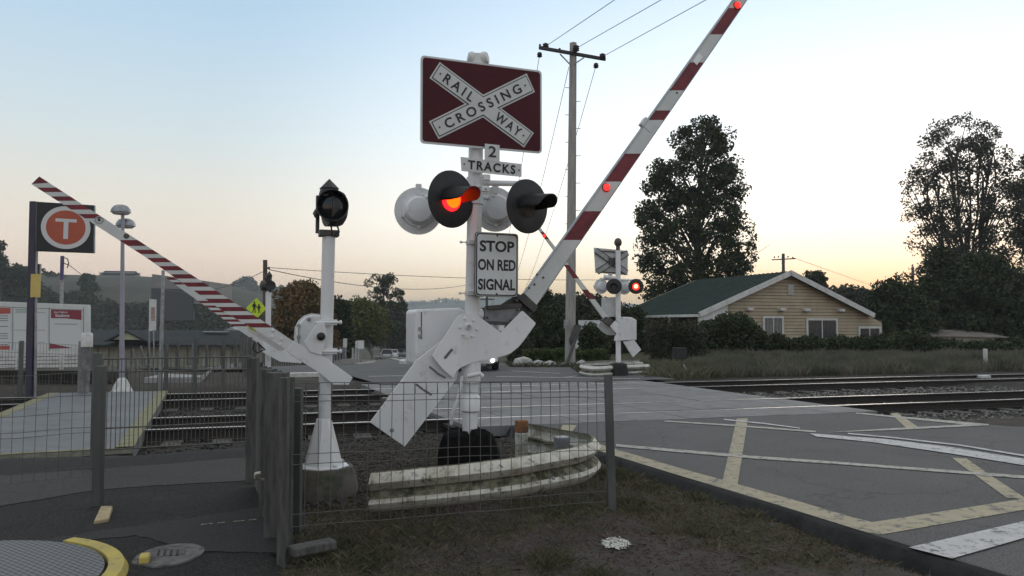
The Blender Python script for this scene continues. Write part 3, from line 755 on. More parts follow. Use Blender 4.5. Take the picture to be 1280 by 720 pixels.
for a_ in ((537.5, 459, 545, 465), (546, 466.5, 556, 472), (523, 481.5, 530, 487), (532, 488.5, 541, 494)):
    slot(*a_, .02, -.062 if a_[1] > 478 else -.0)
slot_o = None
bl = MB(); pv = S(585.5, 408, pf, N)
bl.lathe([(.03, 0), (.03, .014), (.022, .018), (.001, .018)], pv, N, 20, 0); bl.lathe([(.02, .018), (.018, .03), (.001, .03)], pv, N, 6, 1)
for (x, y) in ((581, 398.5), (592, 400.5), (575, 409), (596, 411.5), (579, 418), (590, 420.5)): bolt(bl, S(x, y, pf, N), N, .013, .014, 0)
bl.lathe([(.02, 0), (.014, .01), (.001, .01)], S(490, 538, pc, N), N, 10, 1)
bl.build('pivot_bolt', [white_paint, galv], plate, smooth=40)
# steel bracket that carries the boom
bk = MB()
pk = pf - N * .06
bk.prism(px_poly([(606, 383), (652, 380.5), (641, 404), (606, 401)], pk, N), -N * .016, 0)
bk.prism(px_poly([(604, 401), (641, 402.5), (640, 407), (601, 404.5)], pk + N * .03, N), -N * .06, 1)
bk.prism(px_poly([(609, 382), (652, 379), (653, 384), (611, 387)], pk + N * .03, N), -N * .06, 1)
bk.prism(px_poly([(624, 382), (648, 367), (672, 384), (662, 396), (650, 388), (652, 380)], pk - N * .03, N), -N * .02, 1)
bk.prism(px_poly([(646, 372), (655, 366), (673, 383), (668, 391)], pk + N * .035, N), -N * .012, 1)
bk.prism(px_poly([(625, 418), (637, 401), (641, 402), (629, 418)], pk - N * .05, N), -N * .02, 1)
bk.prism([p - N * .2 for p in px_poly([(606, 385), (655, 378), (643, 402), (612, 398)], pk, N)], -N * .016, 1)
bk.tube([S(645, 376, pk, N) + N * .03, S(645, 376, pk, N) - N * .25], .014, 8, 1); bk.tube([S(664, 388, pk, N) + N * .03, S(664, 388, pk, N) - N * .25], .014, 8, 1)
for (x, y) in ((647, 388), (609, 397), (638, 401), (655, 374), (664, 388)): bolt(bk, S(x, y, pk, N) + N * .004, N, .012, .012, 1)
bk.build('boom_bracket', [M('bracket_grey', (.22, .22, .225), (.15, .15, .15), scale=10, rough=.5), M('bracket_dark', (.045, .045, .047), (.07, .065, .06), scale=9, rough=.5)], sig, bevel=.002)
bo = MB(); bo.box(S(627, 410, pf, N) - N * .12, (.05, .24, .05), (U, N, Z)); bo.tube([along(zat(393)) , S(606, 393, pf, N) - N * .1], .055, 16)
bo.build('gate_shaft', white_paint, sig, smooth=40)
Ledge = [(652, 372), (917, 0), (1060, -200)]; Redge = [(668.5, 384.5), (933, 0), (1072, -200)]
pb = pf - N * .05
def boomquad(mb, ya, yb, Le, Re, p0, th, mi, nrm=N):
    # slanted cuts
    q = [(clip_line(Le, ya), ya), (clip_line(Re, ya + 0), ya), (clip_line(Re, yb), yb), (clip_line(Le, yb), yb)]
    mb.prism(px_poly(q, p0, nrm), -nrm * th, mi)
bm = MB(); cuts = [(384, 300, 0), (300, 264, 1), (264, 227, 0), (227, 192, 1), (192, 150, 0), (150, 138, 1), (138, 113, 0), (113, 78, 1), (78, 43, 0), (43, 10, 1), (10, -18, 0), (-18, -52, 1), (-52, -88, 0), (-88, -120, 1)]
for ya, yb, mi in cuts:
    if ya == 384: bm.prism(px_poly([(652, 372), (668.5, 384.5), (clip_line(Redge, 300), 300), (clip_line(Ledge, 300), 300)], pb, N), -N * .05, 0)
    else: boomquad(bm, ya, yb, Ledge, Redge, pb, .05, mi)
# thin metal edge along the boom
bme = bm.build('boom_arm', [sign_white, red_tape], sig)
ed = MB()
for Eg, s in ((Ledge, -1), (Redge, 1)):
    a = S(clip_line(Eg, 372), 372, pb, N); b = S(clip_line(Eg, -110), -110, pb, N); ed.box((a + b) / 2 - N * .022, ((b - a).length, .058, .006), ((b - a).normalized(), N, N.cross((b - a).normalized())))
ed.build('edge_strip', galv, bme)
for (x, y) in ((757.5, 234.5), (921, 7), (1010, -118)):
    c = S(x, y, pb, N); l = MB().lathe([(.036, 0), (.036, .02), (.028, .034), (.001, .04)], c, N, 18); l.lathe([(.044, -.002), (.044, .006), (.036, .008)], c, N, 18, 1, caps=False)
    l.build('boom_lamp', [boom_lamp, black_paint], bme, smooth=40)
j = MB(); c = S(810, 156, pb, N); bd = (S(917, 0, pb, N) - S(652, 372, pb, N)).normalized(); bn = N.cross(bd)
j.box(c - N * .025, (.1, .06, .136), (bd, N, bn)); j.build('boom_sleeve', sign_white, bme, bevel=.004)
rf = MB(); rf.box(S(872, 74, pb, N) + N * .003, (.12, .004, .06), (bd, N, bn)); rf.build('reflector', M('reflector', (.85, .85, .86), rough=.3), bme)
bt = MB()
for (x, y) in ((661, 360), (668, 355.5), (671, 343), (679, 347), (655.5, 371), (663, 377), (838, 112), (846, 116)):
    bolt(bt, S(x if x > 700 else x + 0, y, pb, N), N, .011, .01)
bt.build('bolts', dark_steel, bme)
bx_ = MB()   # black rubber shroud round the footing
prof = []; n = 26; vs = []
hh = [(-.05, .27), (.1, .275), (.22, .265), (.34, .25), (.42, .22), (.46, .15), (.45, .07)]
for h, r in hh:
    for k in range(n):
        a = 2 * math.pi * k / n; rr = r * (1 + .05 * (k % 2) + .12 * mnoise.noise(V((math.cos(a) * 2, math.sin(a) * 2, h * 3)))); z_ = h + (.05 * mnoise.noise(V((math.cos(a) * 5, math.sin(a) * 5, 9))) if h > .35 else 0)
        vs.append(V((mast_bot.x + math.cos(a) * rr, mast_bot.y + math.sin(a) * rr, .08 + z_)))
bx_.add(vs, [(i * n + k, i * n + (k + 1) % n, (i + 1) * n + (k + 1) % n, (i + 1) * n + k) for i in range(len(hh) - 1) for k in range(n)])
bx_.build('base_shroud', M('shroud_black', (.006, .006, .006), (.011, .01, .01), scale=14, rough=.95, bs=.4, spec=.1), sig, smooth=25)
MB().tube([P(578, 470, 6.85), P(572, 500, 6.85), P(566, 515, 6.85), P(564, 530, 6.9)], .016, 8).tube([P(585, 470, 6.82), P(600, 467, 6.78), P(603, 470, 6.8)], .02, 8).build('conduit', white_paint, sig, smooth=50)

# ================================================================ near pedestrian signal with striped arm
def ped_signal(): 
    mb_ = P(404.5, 560, 6.75); top = P(411, 296, 6.75)
    base = V((mb_.x, mb_.y, .32 - .0)); zb = P(406, 583, 6.75).z
    t = thing('pedestrian_gate', (mb_.x, mb_.y, 0), 'near white pedestrian gate mast with black lamp on top and striped arm reaching left', 'pedestrian gate', 'pedestrian crossing gates')
    m = MB().tube([V((mb_.x, mb_.y, zb)), V((top.x, top.y, top.z))], .057, 20); m.build('mast', white_paint, t, smooth=40)
    fl = MB(); zt = P(406, 528, 6.75).z
    fl.lathe([(.225, zb), (.225, zb + .012), (.17, zb + .02), (.075, zt), (.066, zt + .03), (.058, zt + .035)], V((mb_.x, mb_.y, 0)), Z, 8)
    for k in range(4): a = math.pi / 4 + k * math.pi / 2; bolt(fl, V((mb_.x + .19 * math.cos(a), mb_.y + .19 * math.sin(a), zb + .012)), Z, .02, .03)
    fl.build('flange', white_paint, t, bevel=.003)
    ft = MB(); ft.lathe([(.31, -.1), (.3, .05), (.285, .14), (.25, zb - .002), (.001, zb - .002)], V((mb_.x, mb_.y + .02, 0)), Z, 26); fo = ft.build('footing', moss_conc, t, smooth=50)
    # bell and lamp head
    hc = P(413, 258, 6.72); ax = yaw_vec(12)
    s_ = ax.cross(Z)
    l = MB().lathe([(.115, -.1), (.135, -.02), (.14, .02), (.14, .1), (.132, .1), (.13, .02), (.001, .015)], hc + U * .02, ax, 28); l.build('lamp_head', black_paint, t, smooth=40)
    MB().lathe([(.128, .02), (.1, .035), (.05, .045), (.001, .05)], hc + U * .02, ax, 24).build('lens', glass_dark, t, smooth=60)
    r_ = MB().lathe([(.17, -.1), (.165, .0), (.15, .04), (.12, .06)], hc + U * .06 - ax * .12, -ax * .2 + U, 24); r_.build('bell', dark_steel, t, smooth=40)
    tc_ = P(411.5, 240, 6.75)
    tp = MB().lathe([(.095, -.02), (.08, .03), (.085, .03), (.09, .035), (.001, .125)], P(411.5, 238, 6.75) - Z * .02, Z, 6); tp.build('finial', black_paint, t)
    br = MB().box(P(411.5, 243, 6.75), (.16, .12, .05), (U, N, Z)).box(P(411, 292, 6.75), (.17, .13, .055), (U, N, Z)).box(P(397, 268, 6.8), (.03, .05, .34), (U, N, Z)).lathe([(.04, 0), (.04, .03), (.001, .05)], P(398, 267, 6.75), -U, 14)
    br.build('head_bracket', dark_steel, t, bevel=.004)
    MB().tube([P(421, 280, 6.66), P(424, 290, 6.66), P(415, 296, 6.66), P(414, 282, 6.66)], .008, 6).build('cable', rubber, t)
    # motor housing, arched
    pm = P(390, 430, 6.9); ar = [(409, 448), (371, 448), (370, 425), (371, 412), (375, 403), (382, 396.5), (391, 393.5), (400, 394.5), (409, 399)]
    h = MB().prism(px_poly(ar, pm, N), -N * .2).build('motor_housing', white_paint, t, bevel=.012)
    rim = MB().prism([p - N * .08 for p in px_poly([(x * 1.0 + (x - 392) * .06, y - 2) for x, y in ar], pm, N)], -N * .025).build('housing_rim', grimy_white, h)
    d_ = MB()
    for (x, y) in ((373, 407), (373, 421), (386, 399), (400, 402), (399, 417), (387, 432)): d_.lathe([(.018, 0), (.018, .02), (.001, .024)], S(x, y, pm, N), N, 8)
    d_.tube([S(373, 405, pm, N) + N * .02, S(373, 432, pm, N) + N * .02], .006, 6); d_.build('housing_latch', galv, h)
    cl = MB()
    for y in (403, 439):
        c = P(409, y, 6.72); cl.tube([c - U * .11 + N * .06, c + U * .1 + N * .06], .012, 8); cl.box(c + N * .045 + U * .0, (.16, .03, .05), (U, N, Z)); bolt(cl, c + U * .1 + N * .06, U, .02, .02)
    cl.box(P(403, 421, 6.75), (.07, .1, .26), (U, N, Z))
    cl.build('mast_clamp', white_paint, t, bevel=.003)
    MB().lathe([(.035, 0), (.035, .03), (.02, .04), (.001, .04)], P(401, 420.5, 6.62), N, 18).build('pivot_knob', black_paint, t, smooth=40)
    # arm: plate + striped beam in the plane of the arm
    pa = P(405, 450, 6.64)
    lk = MB().prism(px_poly([(406, 404), (397, 404), (380, 428), (388, 440), (402, 444), (409, 420)], pa + N * .012, N), -N * .02); lk.build('arm_link', white_paint, t, bevel=.003)
    pl = MB().prism(px_poly([(367, 426), (382, 434.5), (405, 446), (441, 472), (436, 481), (417, 481), (400, 467), (360, 441), (359, 438)], pa, N), -N * .03).build('arm_plate', white_paint, t, bevel=.004)
    up = [(49, 220.5), (203, 320), (269, 362.5), (336, 406), (372, 430)]; lo = [(39, 230), (180, 320), (282, 391), (332, 419.5), (362, 440)]
    def xu(y): return clip_line(up, y)
    def xl(y): return clip_line(lo, y)
    a_ = MB(); bands = []; y = 220.0
    seq = [(228.5, 1), (234.5, 0), (240, 1), (245.5, 0), (251, 1), (256, 0), (262, 1), (267.5, 0), (273, 1), (300, 0)]
    y = 302.0
    while y < 413: seq += [(y + 5.4, 1), (y + 10.2, 0)]; y += 10.2
    # parametrise by height along each edge: a band between heights ya..yb joins upper edge point and lower edge point of equal height
    ya = 221.0; pa2 = pa - N * .005
    def band(mb, ya, yb, mi):
        q = [(xu(ya), ya), (xu(yb), yb), (xl(yb + 0), yb), (xl(ya + 0), ya)]
        mb.prism(px_poly(q, pa2, N), -N * .028, mi)
    a_.prism(px_poly([(49, 220.5), (xu(228.5), 228.5), (39.5, 229.8)], pa2, N), -N * .028, 1)
    ya = 228.5
    q0 = [(xu(228.5), 228.5), (xu(234.5), 234.5), (xl(234.5), 234.5), (39, 230)]
    a_.prism(px_poly(q0, pa2, N), -N * .028, 0); ya = 234.5
    for yb, mi in seq[2:]:
        band(a_, ya, yb, mi); ya = yb
    q0 = [(xu(ya), ya), (372, 430), (362, 440), (xl(ya), ya)]; a_.prism(px_poly(q0, pa2, N), -N * .028, 0)
    ao = a_.build('arm', [sign_white, red_tape], t)
    dt = MB()
    c = S(124, 275, pa2, N); dt.lathe([(.032, 0), (.032, .003), (.024, .003), (.024, 0)], c, N, 20, 1, caps=False); dt.lathe([(.012, .003), (.001, .003)], c + N * .001, N, 12, 0, caps=False)
    dt.lathe([(.022, .002), (.016, .004), (.001, .004)], S(158, 295, pa2, N), N, 10, 0)
    for (x, y) in ((341, 413), (352, 424), (340, 421), (350, 431)): bolt(dt, S(x, y, pa2, N), N, .014, .008, 2)
    dt.build('arm_fittings', [dark_steel, galv, white_paint], ao)
    yt = MB().prism(px_poly([(309, 405.5), (320, 410), (320, 414.5), (312, 411)], pa2 - N * .06, N), -N * .01).build('yellow_tag', fluoro, t)
    ab = MB().prism([p - N * .12 for p in px_poly([(309, 405), (335, 421), (360, 436), (350, 440), (312, 414)], pa2, N)], -N * .03).build('rear_arm_plate', white_paint, t)
    MB().tube([P(318, 428, 6.9), P(316, 436, 6.9), P(322, 441, 6.9), P(331, 437, 6.9), P(322, 428, 6.95)], .008, 6).build('hanging_loop', rubber, t)
ped_signal()

# ================================================================ far pedestrian gate, beyond the tracks
def far_ped():
    D = 19.5; b = P(335, 470, D); g0 = gz(b.x, b.y)
    t = thing('pedestrian_gate', (b.x, b.y, g0), 'small distant white pedestrian gate mast beyond the tracks, its striped arm behind the near arm', 'pedestrian gate', 'pedestrian crossing gates')
    MB().tube([V((b.x, b.y, g0)), P(335.5, 364, D)], .07, 12).build('mast', white_paint, t, smooth=40)
    MB().lathe([(.2, .0), (.2, .03), (.09, .3)], V((b.x, b.y, g0)), Z, 8).build('flange', white_paint, t)
    MB().lathe([(.11, -.1), (.13, .05), (.12, .05), (.001, .02)], P(338.5, 357, D - .1), yaw_vec(12), 16).build('lamp_head', black_paint, t, smooth=40)
    MB().lathe([(.14, -.1), (.13, .05), (.001, .1)], P(329, 357, D), -U, 14).build('bell', dark_steel, t, smooth=40)
    MB().lathe([(.07, -.02), (.08, .06), (.001, .17)], P(336.5, 347, D), Z, 6).box(P(336, 364, D), (.16, .12, .06)).box(P(335.5, 350, D), (.14, .12, .1)).build('finial', black_paint, t)
    pa = P(335, 440, D - .3)
    up = [(209, 342), (300, 400), (345, 432)]; lo = [(207, 347), (296, 411), (345, 444)]
    a_ = MB(); y = 347.0; k = 0
    while y < 406:
        mi = 1 if (k % 2 == 0) else 0
        if 353 < y < 372: mi = 0
        q = [(clip_line(up, y), y), (clip_line(up, y + 2.9), y + 2.9), (clip_line(lo, y + 2.9), y + 2.9), (clip_line(lo, y), y)]
        a_.prism(px_poly(q, pa, N), -N * .04, mi); y += 2.9; k += 1
    q = [(clip_line(up, y), y), (345, 432), (345, 444), (clip_line(lo, y), y)]; a_.prism(px_poly(q, pa, N), -N * .04, 0)
    a_.build('arm', [sign_white, red_tape], t)
    MB().prism(px_poly([(328, 428), (345, 428), (380, 448), (377, 454), (350, 452), (328, 440)], pa + N * .03, N), -N * .03).build('arm_plate', white_paint, t)
far_ped()

# ================================================================ far road signal
def far_signal():
    D = 22.0; b = P(773, 465, D); g0 = gz(b.x, b.y)
    t = thing('crossing_signal', (b.x, b.y, g0), 'distant white crossing signal beyond the tracks seen from behind, with a glaring red lamp', 'crossing signal', 'road crossing signals')
    m = MB().tube([V((b.x, b.y, g0)), P(772.5, 313, D)], .075, 14); m.build('mast', white_paint, t, smooth=40)
    MB().ball(P(772.5, 303, D), .115, 14, sc=(1, 1, 1.15)).tube([P(772.5, 313, D), P(772.5, 306, D)], .06, 10).build('bell', M('bell_bronze', (.07, .055, .05), rough=.4), t, smooth=60)
    ps = P(760, 327, D + .1)
    s = MB().prism(px_poly([(742.5, 309.5), (785, 313.5), (784.5, 344), (744.5, 341)], ps, N), -N * .02); so_ = s.build('crossbuck_sign', sign_back, t)
    br = MB()
    for (a, b_) in (((744, 313), (783, 341)), ((784, 316), (746, 340))):
        A_, B_ = S(*a, ps, N) + N * .03, S(*b_, ps, N) + N * .03; dd = (B_ - A_).normalized(); sd = N.cross(dd)
        for s_ in (-1, 1): br.box((A_ + B_) / 2 + sd * (.075 * s_), ((B_ - A_).length, .04, .018), (dd, N, sd), 0)
        br.box((A_ + B_) / 2, ((B_ - A_).length, .03, .12), (dd, N, sd), 1)
    for y in (313.5, 339.5): A_, B_ = S(746, y, ps, N) + N * .02, S(783, y + 2.5, ps, N) + N * .02; br.box((A_ + B_) / 2, ((B_ - A_).length, .02, .03), ((B_ - A_).normalized(), N, Z), 0)
    br.box(S(764, 327, ps, N) + N * .07, (.2, .06, .2), (U, N, Z), 0); br.build('sign_bracket', [dark_steel, galv], so_)
    MB().box(P(763, 344, D + .1), (.12, .03, .12), (U, N, Z)).build('tracks_plate', sign_back, t)
    lamp(t, P(751, 358, D + .15), -yaw_vec(20), .22, lens_dark, face=False); lamp(t, P(780, 359, D + .3), -yaw_vec(16), .22, lens_dark, face=False)
    lamp(t, P(767.5, 358, D - .25), yaw_vec(-8), .225, lens_dark, .22); rl_ = lamp(t, P(795, 358, D - .1), yaw_vec(-12), .22, lens_red, .12); MB().lathe([(.062, .045), (.045, .06), (.001, .066)], P(795, 358, D - .1), yaw_vec(-12), 18).build('bulb_glow', lens_core, rl_, smooth=60)
    MB().tube([P(752, 349, D), P(796, 350.5, D)], .03, 8).tube([P(755, 346, D - .1), P(770, 348, D)], .06, 8).build('lamp_bracket', white_paint, t, smooth=40)
    MB().prism(px_poly([(757.5, 372), (770, 371), (770, 396), (757.5, 396.5)], P(764, 385, D + .1), N), -N * .3).build('relay_box', sign_back, t, bevel=.02)
    MB().prism(px_poly([(779, 396), (790, 396.5), (796, 400), (796, 425), (779, 425)], P(790, 410, D + .1), N), -N * .35).build('motor_cabinet', white_paint, t, bevel=.02)
    pg = P(775, 410, D - .12)
    MB().prism(px_poly([(770, 399), (776, 399), (790, 398), (788, 408), (788, 425), (768, 426), (769, 420), (772, 418), (763, 408), (769, 401), (775, 405)], pg, N), -N * .03).build('gate_plate', white_paint, t)
    MB().prism(px_poly([(746.5, 408), (752, 401), (763, 410), (768, 412), (769, 419), (762, 419), (755, 416)], pg - N * .3, N), -N * .03).build('rear_gate_plate', sign_back, t)
    MB().prism(px_poly([(779, 427), (793, 425), (801.5, 437), (791.5, 446.5)], pg - N * .05, N), -N * .04).build('counterweight', white_paint, t)
    MB().prism(px_poly([(753, 400), (758, 396), (766, 399), (768, 404), (763, 409)], pg - N * .08, N), -N * .1).build('boom_bracket', dark_steel, t)
    p_ = pg - N * .15; Le = [(673, 286), (757, 402)]; Re = [(676, 285), (762, 398)]
    bm = MB(); ys_ = [276, 290, 299, 313, 331, 348, 362, 374, 400]; 
    for i in range(len(ys_) - 1):
        ya, yb = ys_[i], ys_[i + 1]; mi = 1 if i in (1, 3 - 1, 4, 6) else 0
        mi = [0, 1, 0, 0, 1, 0, 1, 0][i]
        q = [(clip_line(Le, ya), ya), (clip_line(Re, ya), ya), (clip_line(Re, yb), yb), (clip_line(Le, yb), yb)]; bm.prism(px_poly(q, p_, N), -N * .05, mi)
    bo = bm.build('boom_arm', [sign_white, red_tape], t)
    MB().lathe([(.05, 0), (.04, .04), (.001, .05)], S(680, 295, p_, N), N, 12).build('boom_lamp', boom_lamp, bo)
    MB().lathe([(.3, -.05), (.29, .2), (.24, .42), (.1, .46)], V((b.x, b.y, g0)), Z, 14).build('base_shroud', rubber, t, smooth=25)
far_signal()

# ================================================================ guard rails
def wbeam(name, path, label, post_list, group, hgt=.31, zoff=None, mat=guard_m):
    # path: (x, y, zbottom)
    c0 = V(path[0]); t = thing(name, (c0.x, c0.y, 0), label, 'guard rail', group)
    pts = [V(p) for p in path]
    prof = [(0, 0), (.015, .005), (.055, .045), (.075, .075), (.055, .105), (.012, .14), (0, .155), (.012, .17), (.055, .205), (.075, .235), (.055, .265), (.015, .305), (0, .31)]
    sm = []
    for i in range(len(pts) - 1):
        p0, p1, p2, p3 = pts[max(i - 1, 0)], pts[i], pts[i + 1], pts[min(i + 2, len(pts) - 1)]
        for k in range(6):
            u = k / 6; sm.append(.5 * ((2 * p1) + (p2 - p0) * u + (2 * p0 - 5 * p1 + 4 * p2 - p3) * u * u + (3 * p1 - p0 - 3 * p2 + p3) * u ** 3))
    sm.append(pts[-1]); vs = []; m = len(prof)
    cen = sum(pts, V((0, 0, 0))) / len(pts)
    for th in (0, .006):
        for i, p in enumerate(sm):
            tg = (sm[min(i + 1, len(sm) - 1)] - sm[max(i - 1, 0)]); tg.z = 0; tg.normalize(); out = V((tg.y, -tg.x, 0))
            for (o, h) in prof: vs.append(p + out * (o - th) + Z * (h * hgt / .31))
    n = len(sm); fs = []
    for i in range(n - 1):
        for k in range(m - 1):
            a = i * m + k; fs.append((a, a + m, a + m + 1, a + 1)); b = a + n * m; fs.append((b, b + 1, b + m + 1, b + m))
    fs += [(k, k + 1, n * m + k + 1, n * m + k) for k in range(m - 1)] + [((n - 1) * m + k, n * m + (n - 1) * m + k, n * m + (n - 1) * m + k + 1, (n - 1) * m + k + 1) for k in range(m - 1)]
    bm_ = MB(); 
    for i, f in enumerate(fs):
        k = (i // 2) % (m - 1) if i < 2 * (n - 1) * (m - 1) else 0
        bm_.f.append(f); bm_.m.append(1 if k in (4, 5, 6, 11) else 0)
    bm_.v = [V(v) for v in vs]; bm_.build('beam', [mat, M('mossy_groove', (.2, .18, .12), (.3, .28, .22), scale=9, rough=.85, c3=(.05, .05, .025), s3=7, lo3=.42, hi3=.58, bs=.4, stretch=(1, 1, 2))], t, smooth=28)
    for (x, y, z0, z1, w_, mt) in post_list:
        MB().box((x, y, (z0 + z1) / 2), (w_, w_ * .8, z1 - z0), (U, N, Z)).build('post', mt, t, bevel=.01)
    return t
gp = []
for px, d, zb in ((466, 6.02, .025), (520, 5.98, .065), (580, 5.97, .105), (640, 6.0, .145), (690, 6.1, .185), (722, 6.3, .19), (738, 6.65, .18), (737, 7.1, .16), (720, 7.5, .13), (690, 7.95, .11), (650, 8.5, .1)):
    gp.append(((px - 640) / F * d, d, zb))
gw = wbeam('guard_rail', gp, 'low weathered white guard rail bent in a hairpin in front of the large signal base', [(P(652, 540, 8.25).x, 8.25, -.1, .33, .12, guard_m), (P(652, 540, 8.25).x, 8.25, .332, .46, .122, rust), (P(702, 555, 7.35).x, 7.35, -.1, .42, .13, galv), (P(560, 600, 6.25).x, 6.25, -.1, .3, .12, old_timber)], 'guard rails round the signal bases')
jt = MB(); x, y, z_ = gp[4]
tgv = V((gp[5][0] - gp[3][0], gp[5][1] - gp[3][1], 0)).normalized(); ou = V((tgv.y, -tgv.x, 0))
for k in range(4): bolt(jt, V((x - .1 + .07 * (k // 2), y, z_ + (.1 if k % 2 else .21))) + ou * .06, ou, .016, .02)
jt.build('splice_bolt', galv, gw)
gp2 = []
for px, d, zb in ((810, 22.6, .0), (770, 22.0, .0), (745, 21.4, .0), (731, 21.6, .02), (727, 22.3, .02), (735, 23.2, .05), (760, 24.0, .05), (800, 24.6, .05)):
    gp2.append(((px - 640) / F * d, d, zb))
wbeam('guard_rail', gp2[::-1], 'distant white guard rail round the far signal base across the tracks', [(P(799, 466, 22.8).x, 22.8, -.1, .35, .2, grimy_white)], 'guard rails round the signal bases', mat=M('pale_rail', (.6, .59, .54), (.42, .41, .37), scale=5, rough=.6))
# ================================================================ fences
def mesh_panel(mb, A, B, zb0, zt0, zb1, zt1, nv, rows, r=.0028, roll=0, hang=None):
    A = V(A); B = V(B); dr_ = (B - A); sd = V((dr_.y, -dr_.x, 0)).normalized()
    if sd.y > 0: sd = -sd
    for i in range(nv + 1):
        t = i / nv; p = A.lerp(B, t); zb = zb0 + (zb1 - zb0) * t; zt = zt0 + (zt1 - zt0) * t
        jx = random.uniform(-.004, .004); o = dr_.normalized() * jx
        pl = [V((p.x, p.y, zb)) + o, V((p.x, p.y, (zb + zt) / 2)) + o * .3 + sd * random.uniform(-.003, .003), V((p.x, p.y, zt)) - o]
        if roll: pl += [V((p.x, p.y, zt - .005)) - sd * roll + dr_.normalized() * .012, V((p.x, p.y, zt - .075)) - sd * .01 + dr_.normalized() * .006]
        mb.tube(pl, r, 4, caps=False)
    for f in rows:
        pts = []
        for i in range(9):
            t = i / 8; p = A.lerp(B, t); z = (zb0 + (zb1 - zb0) * t) + ((zt0 - zb0) + ((zt1 - zb1) - (zt0 - zb0)) * t) * f; pts.append(V((p.x, p.y, z + .004 * math.sin(i * 2.1))) + sd * .004)
        mb.tube(pts, r, 4, caps=False)
    if roll: mb.tube([V((A.x, A.y, zt0)) - sd * roll, V((B.x, B.y, zt1)) - sd * roll], r, 4, caps=False)
def post(px, pyb, d, ztop, w_, parent, mat=post_m, lean=0, z0=-.15, nm='post', dep=None):
    b = P(px, 500, d); mb = MB(); top = V((b.x + lean, b.y, ztop)); bot = V((b.x, b.y, z0)); ax = (top - bot).normalized(); s = V((1, 0, 0)); s = (s - ax * s.dot(ax)).normalized(); f = ax.cross(s)
    mb.box((top + bot) / 2, (w_, dep or w_, (top - bot).length), (s, f, ax)); return mb.build(nm, mat, parent, bevel=.004)
# front mesh fence
A = P(366, 500, 4.95); B = P(757, 500, 6.03); t = thing('mesh_fence', (A.x, A.y, 0), 'wire mesh fence panel running right from the timber screen in front of the signal', 'fence', 'wire mesh fences'); fence1 = t
mb = MB(); mesh_panel(mb, A, B, .195, 1.115, .11, 1.045, 29, [0, .085, .43, .5, .87, .915, 1.0], .0024, roll=.035); mb.build('mesh', wire_m, t)
post(765, 640, 6.05, 1.1, .062, t, lean=-.03); post(355, 700, 4.84, 1.16, .052, t, old_timber, lean=.0)
# timber screen
t = thing('timber_screen', P(345, 500, 5.2) * 1, 'dark grey weathered timber board screen standing edge-on left of the signal fence', 'fence'); t.location.z = 0
A = P(322, 500, 7.0); B = P(366, 500, 4.98); n = 7
for i in range(n):
    a = A.lerp(B, i / n + .01); b = A.lerp(B, (i + 1) / n - .01); dd = (b - a).normalized(); s = V((dd.y, -dd.x, 0)); h = 1.14 + random.uniform(-.012, .012)
    m_ = MB().box(V(((a.x + b.x) / 2, (a.y + b.y) / 2, (h - .06) / 2 + .0)), ((b - a).length, .03, h + .06), (dd, s, Z)); m_.build('board', old_timber, t, bevel=.003)
pa_ = P(347, 500, 5.35); MB().box((pa_.x, pa_.y, .56), (.14, .1, 1.2)).build('post', old_timber, t, bevel=.005)
pa_ = P(336, 500, 5.9); MB().box((pa_.x, pa_.y, .56), (.1, .1, 1.18)).build('post', old_timber, t, bevel=.005)
pa_ = P(316, 500, 7.2); MB().box((pa_.x, pa_.y, .56), (.09, .09, 1.24)).build('post', old_timber, t, bevel=.005)
pa_ = P(372, 500, 5.6); MB().box((pa_.x, pa_.y, .5), (.07, .07, 1.06)).build('post', post_m, t, bevel=.005)
MB().tube([P(333, 600, 5.75), P(326, 600, 5.7), P(319, 597, 5.65), (P(320, 592, 5.6)), P(326, 591, 5.6)], .012, 8).build('hose_end', M('cream_plastic', (.55, .52, .42), rough=.5), t, smooth=60)
# left front mesh fence
A = P(-120, 500, 6.9); B = P(121, 500, 6.3); t = thing('mesh_fence', (B.x, B.y, 0), 'wire mesh fence panel leading out of the left edge from the square grey post', 'fence', 'wire mesh fences')
mb = MB(); mesh_panel(mb, A, B, -.04, .985, .26, 1.1, 17, [.0, .085, .42, .47, .62, .78, 1.0], .0024); mb.build('mesh', wire_m, t)
post(125, 632, 6.27, 1.155, .068, t, lean=.0)
ft_ = MB(); c = G(129, 642, .02); ft_.prism([G(117, 651, .05), (G(136, 648, .05)), G(141, 632, .06), G(126, 632, .06)], V((0, 0, -.07))); ft_.build('footing_block', M('sandstone', (.5, .4, .24), (.34, .27, .17), scale=9, rough=.9, bs=.5), t, bevel=.01)
# swing gate across the footpath edge
A = P(128, 500, 7.9); B = P(313, 500, 8.45); t = thing('barred_gate', (A.x, A.y, 0), 'low dark barred gate panel between the left post and the timber screen', 'gate')
mb = MB(); n = 34
for i in range(n + 1):
    p = A.lerp(B, i / n); mb.tube([V((p.x, p.y, .2)), V((p.x, p.y, 1.13))], .0045, 4)
mb.build('bars', wire_m, t)
mb = MB()
for z_ in (.2, .42, 1.0, 1.135): mb.tube([V((A.x, A.y, z_)), V((B.x, B.y, z_))], .009, 6)
mb.build('gate_frame', wire_m, t); post(120.5, 560, 7.85, 1.2, .07, t); post(311, 560, 8.5, 1.15, .05, t)
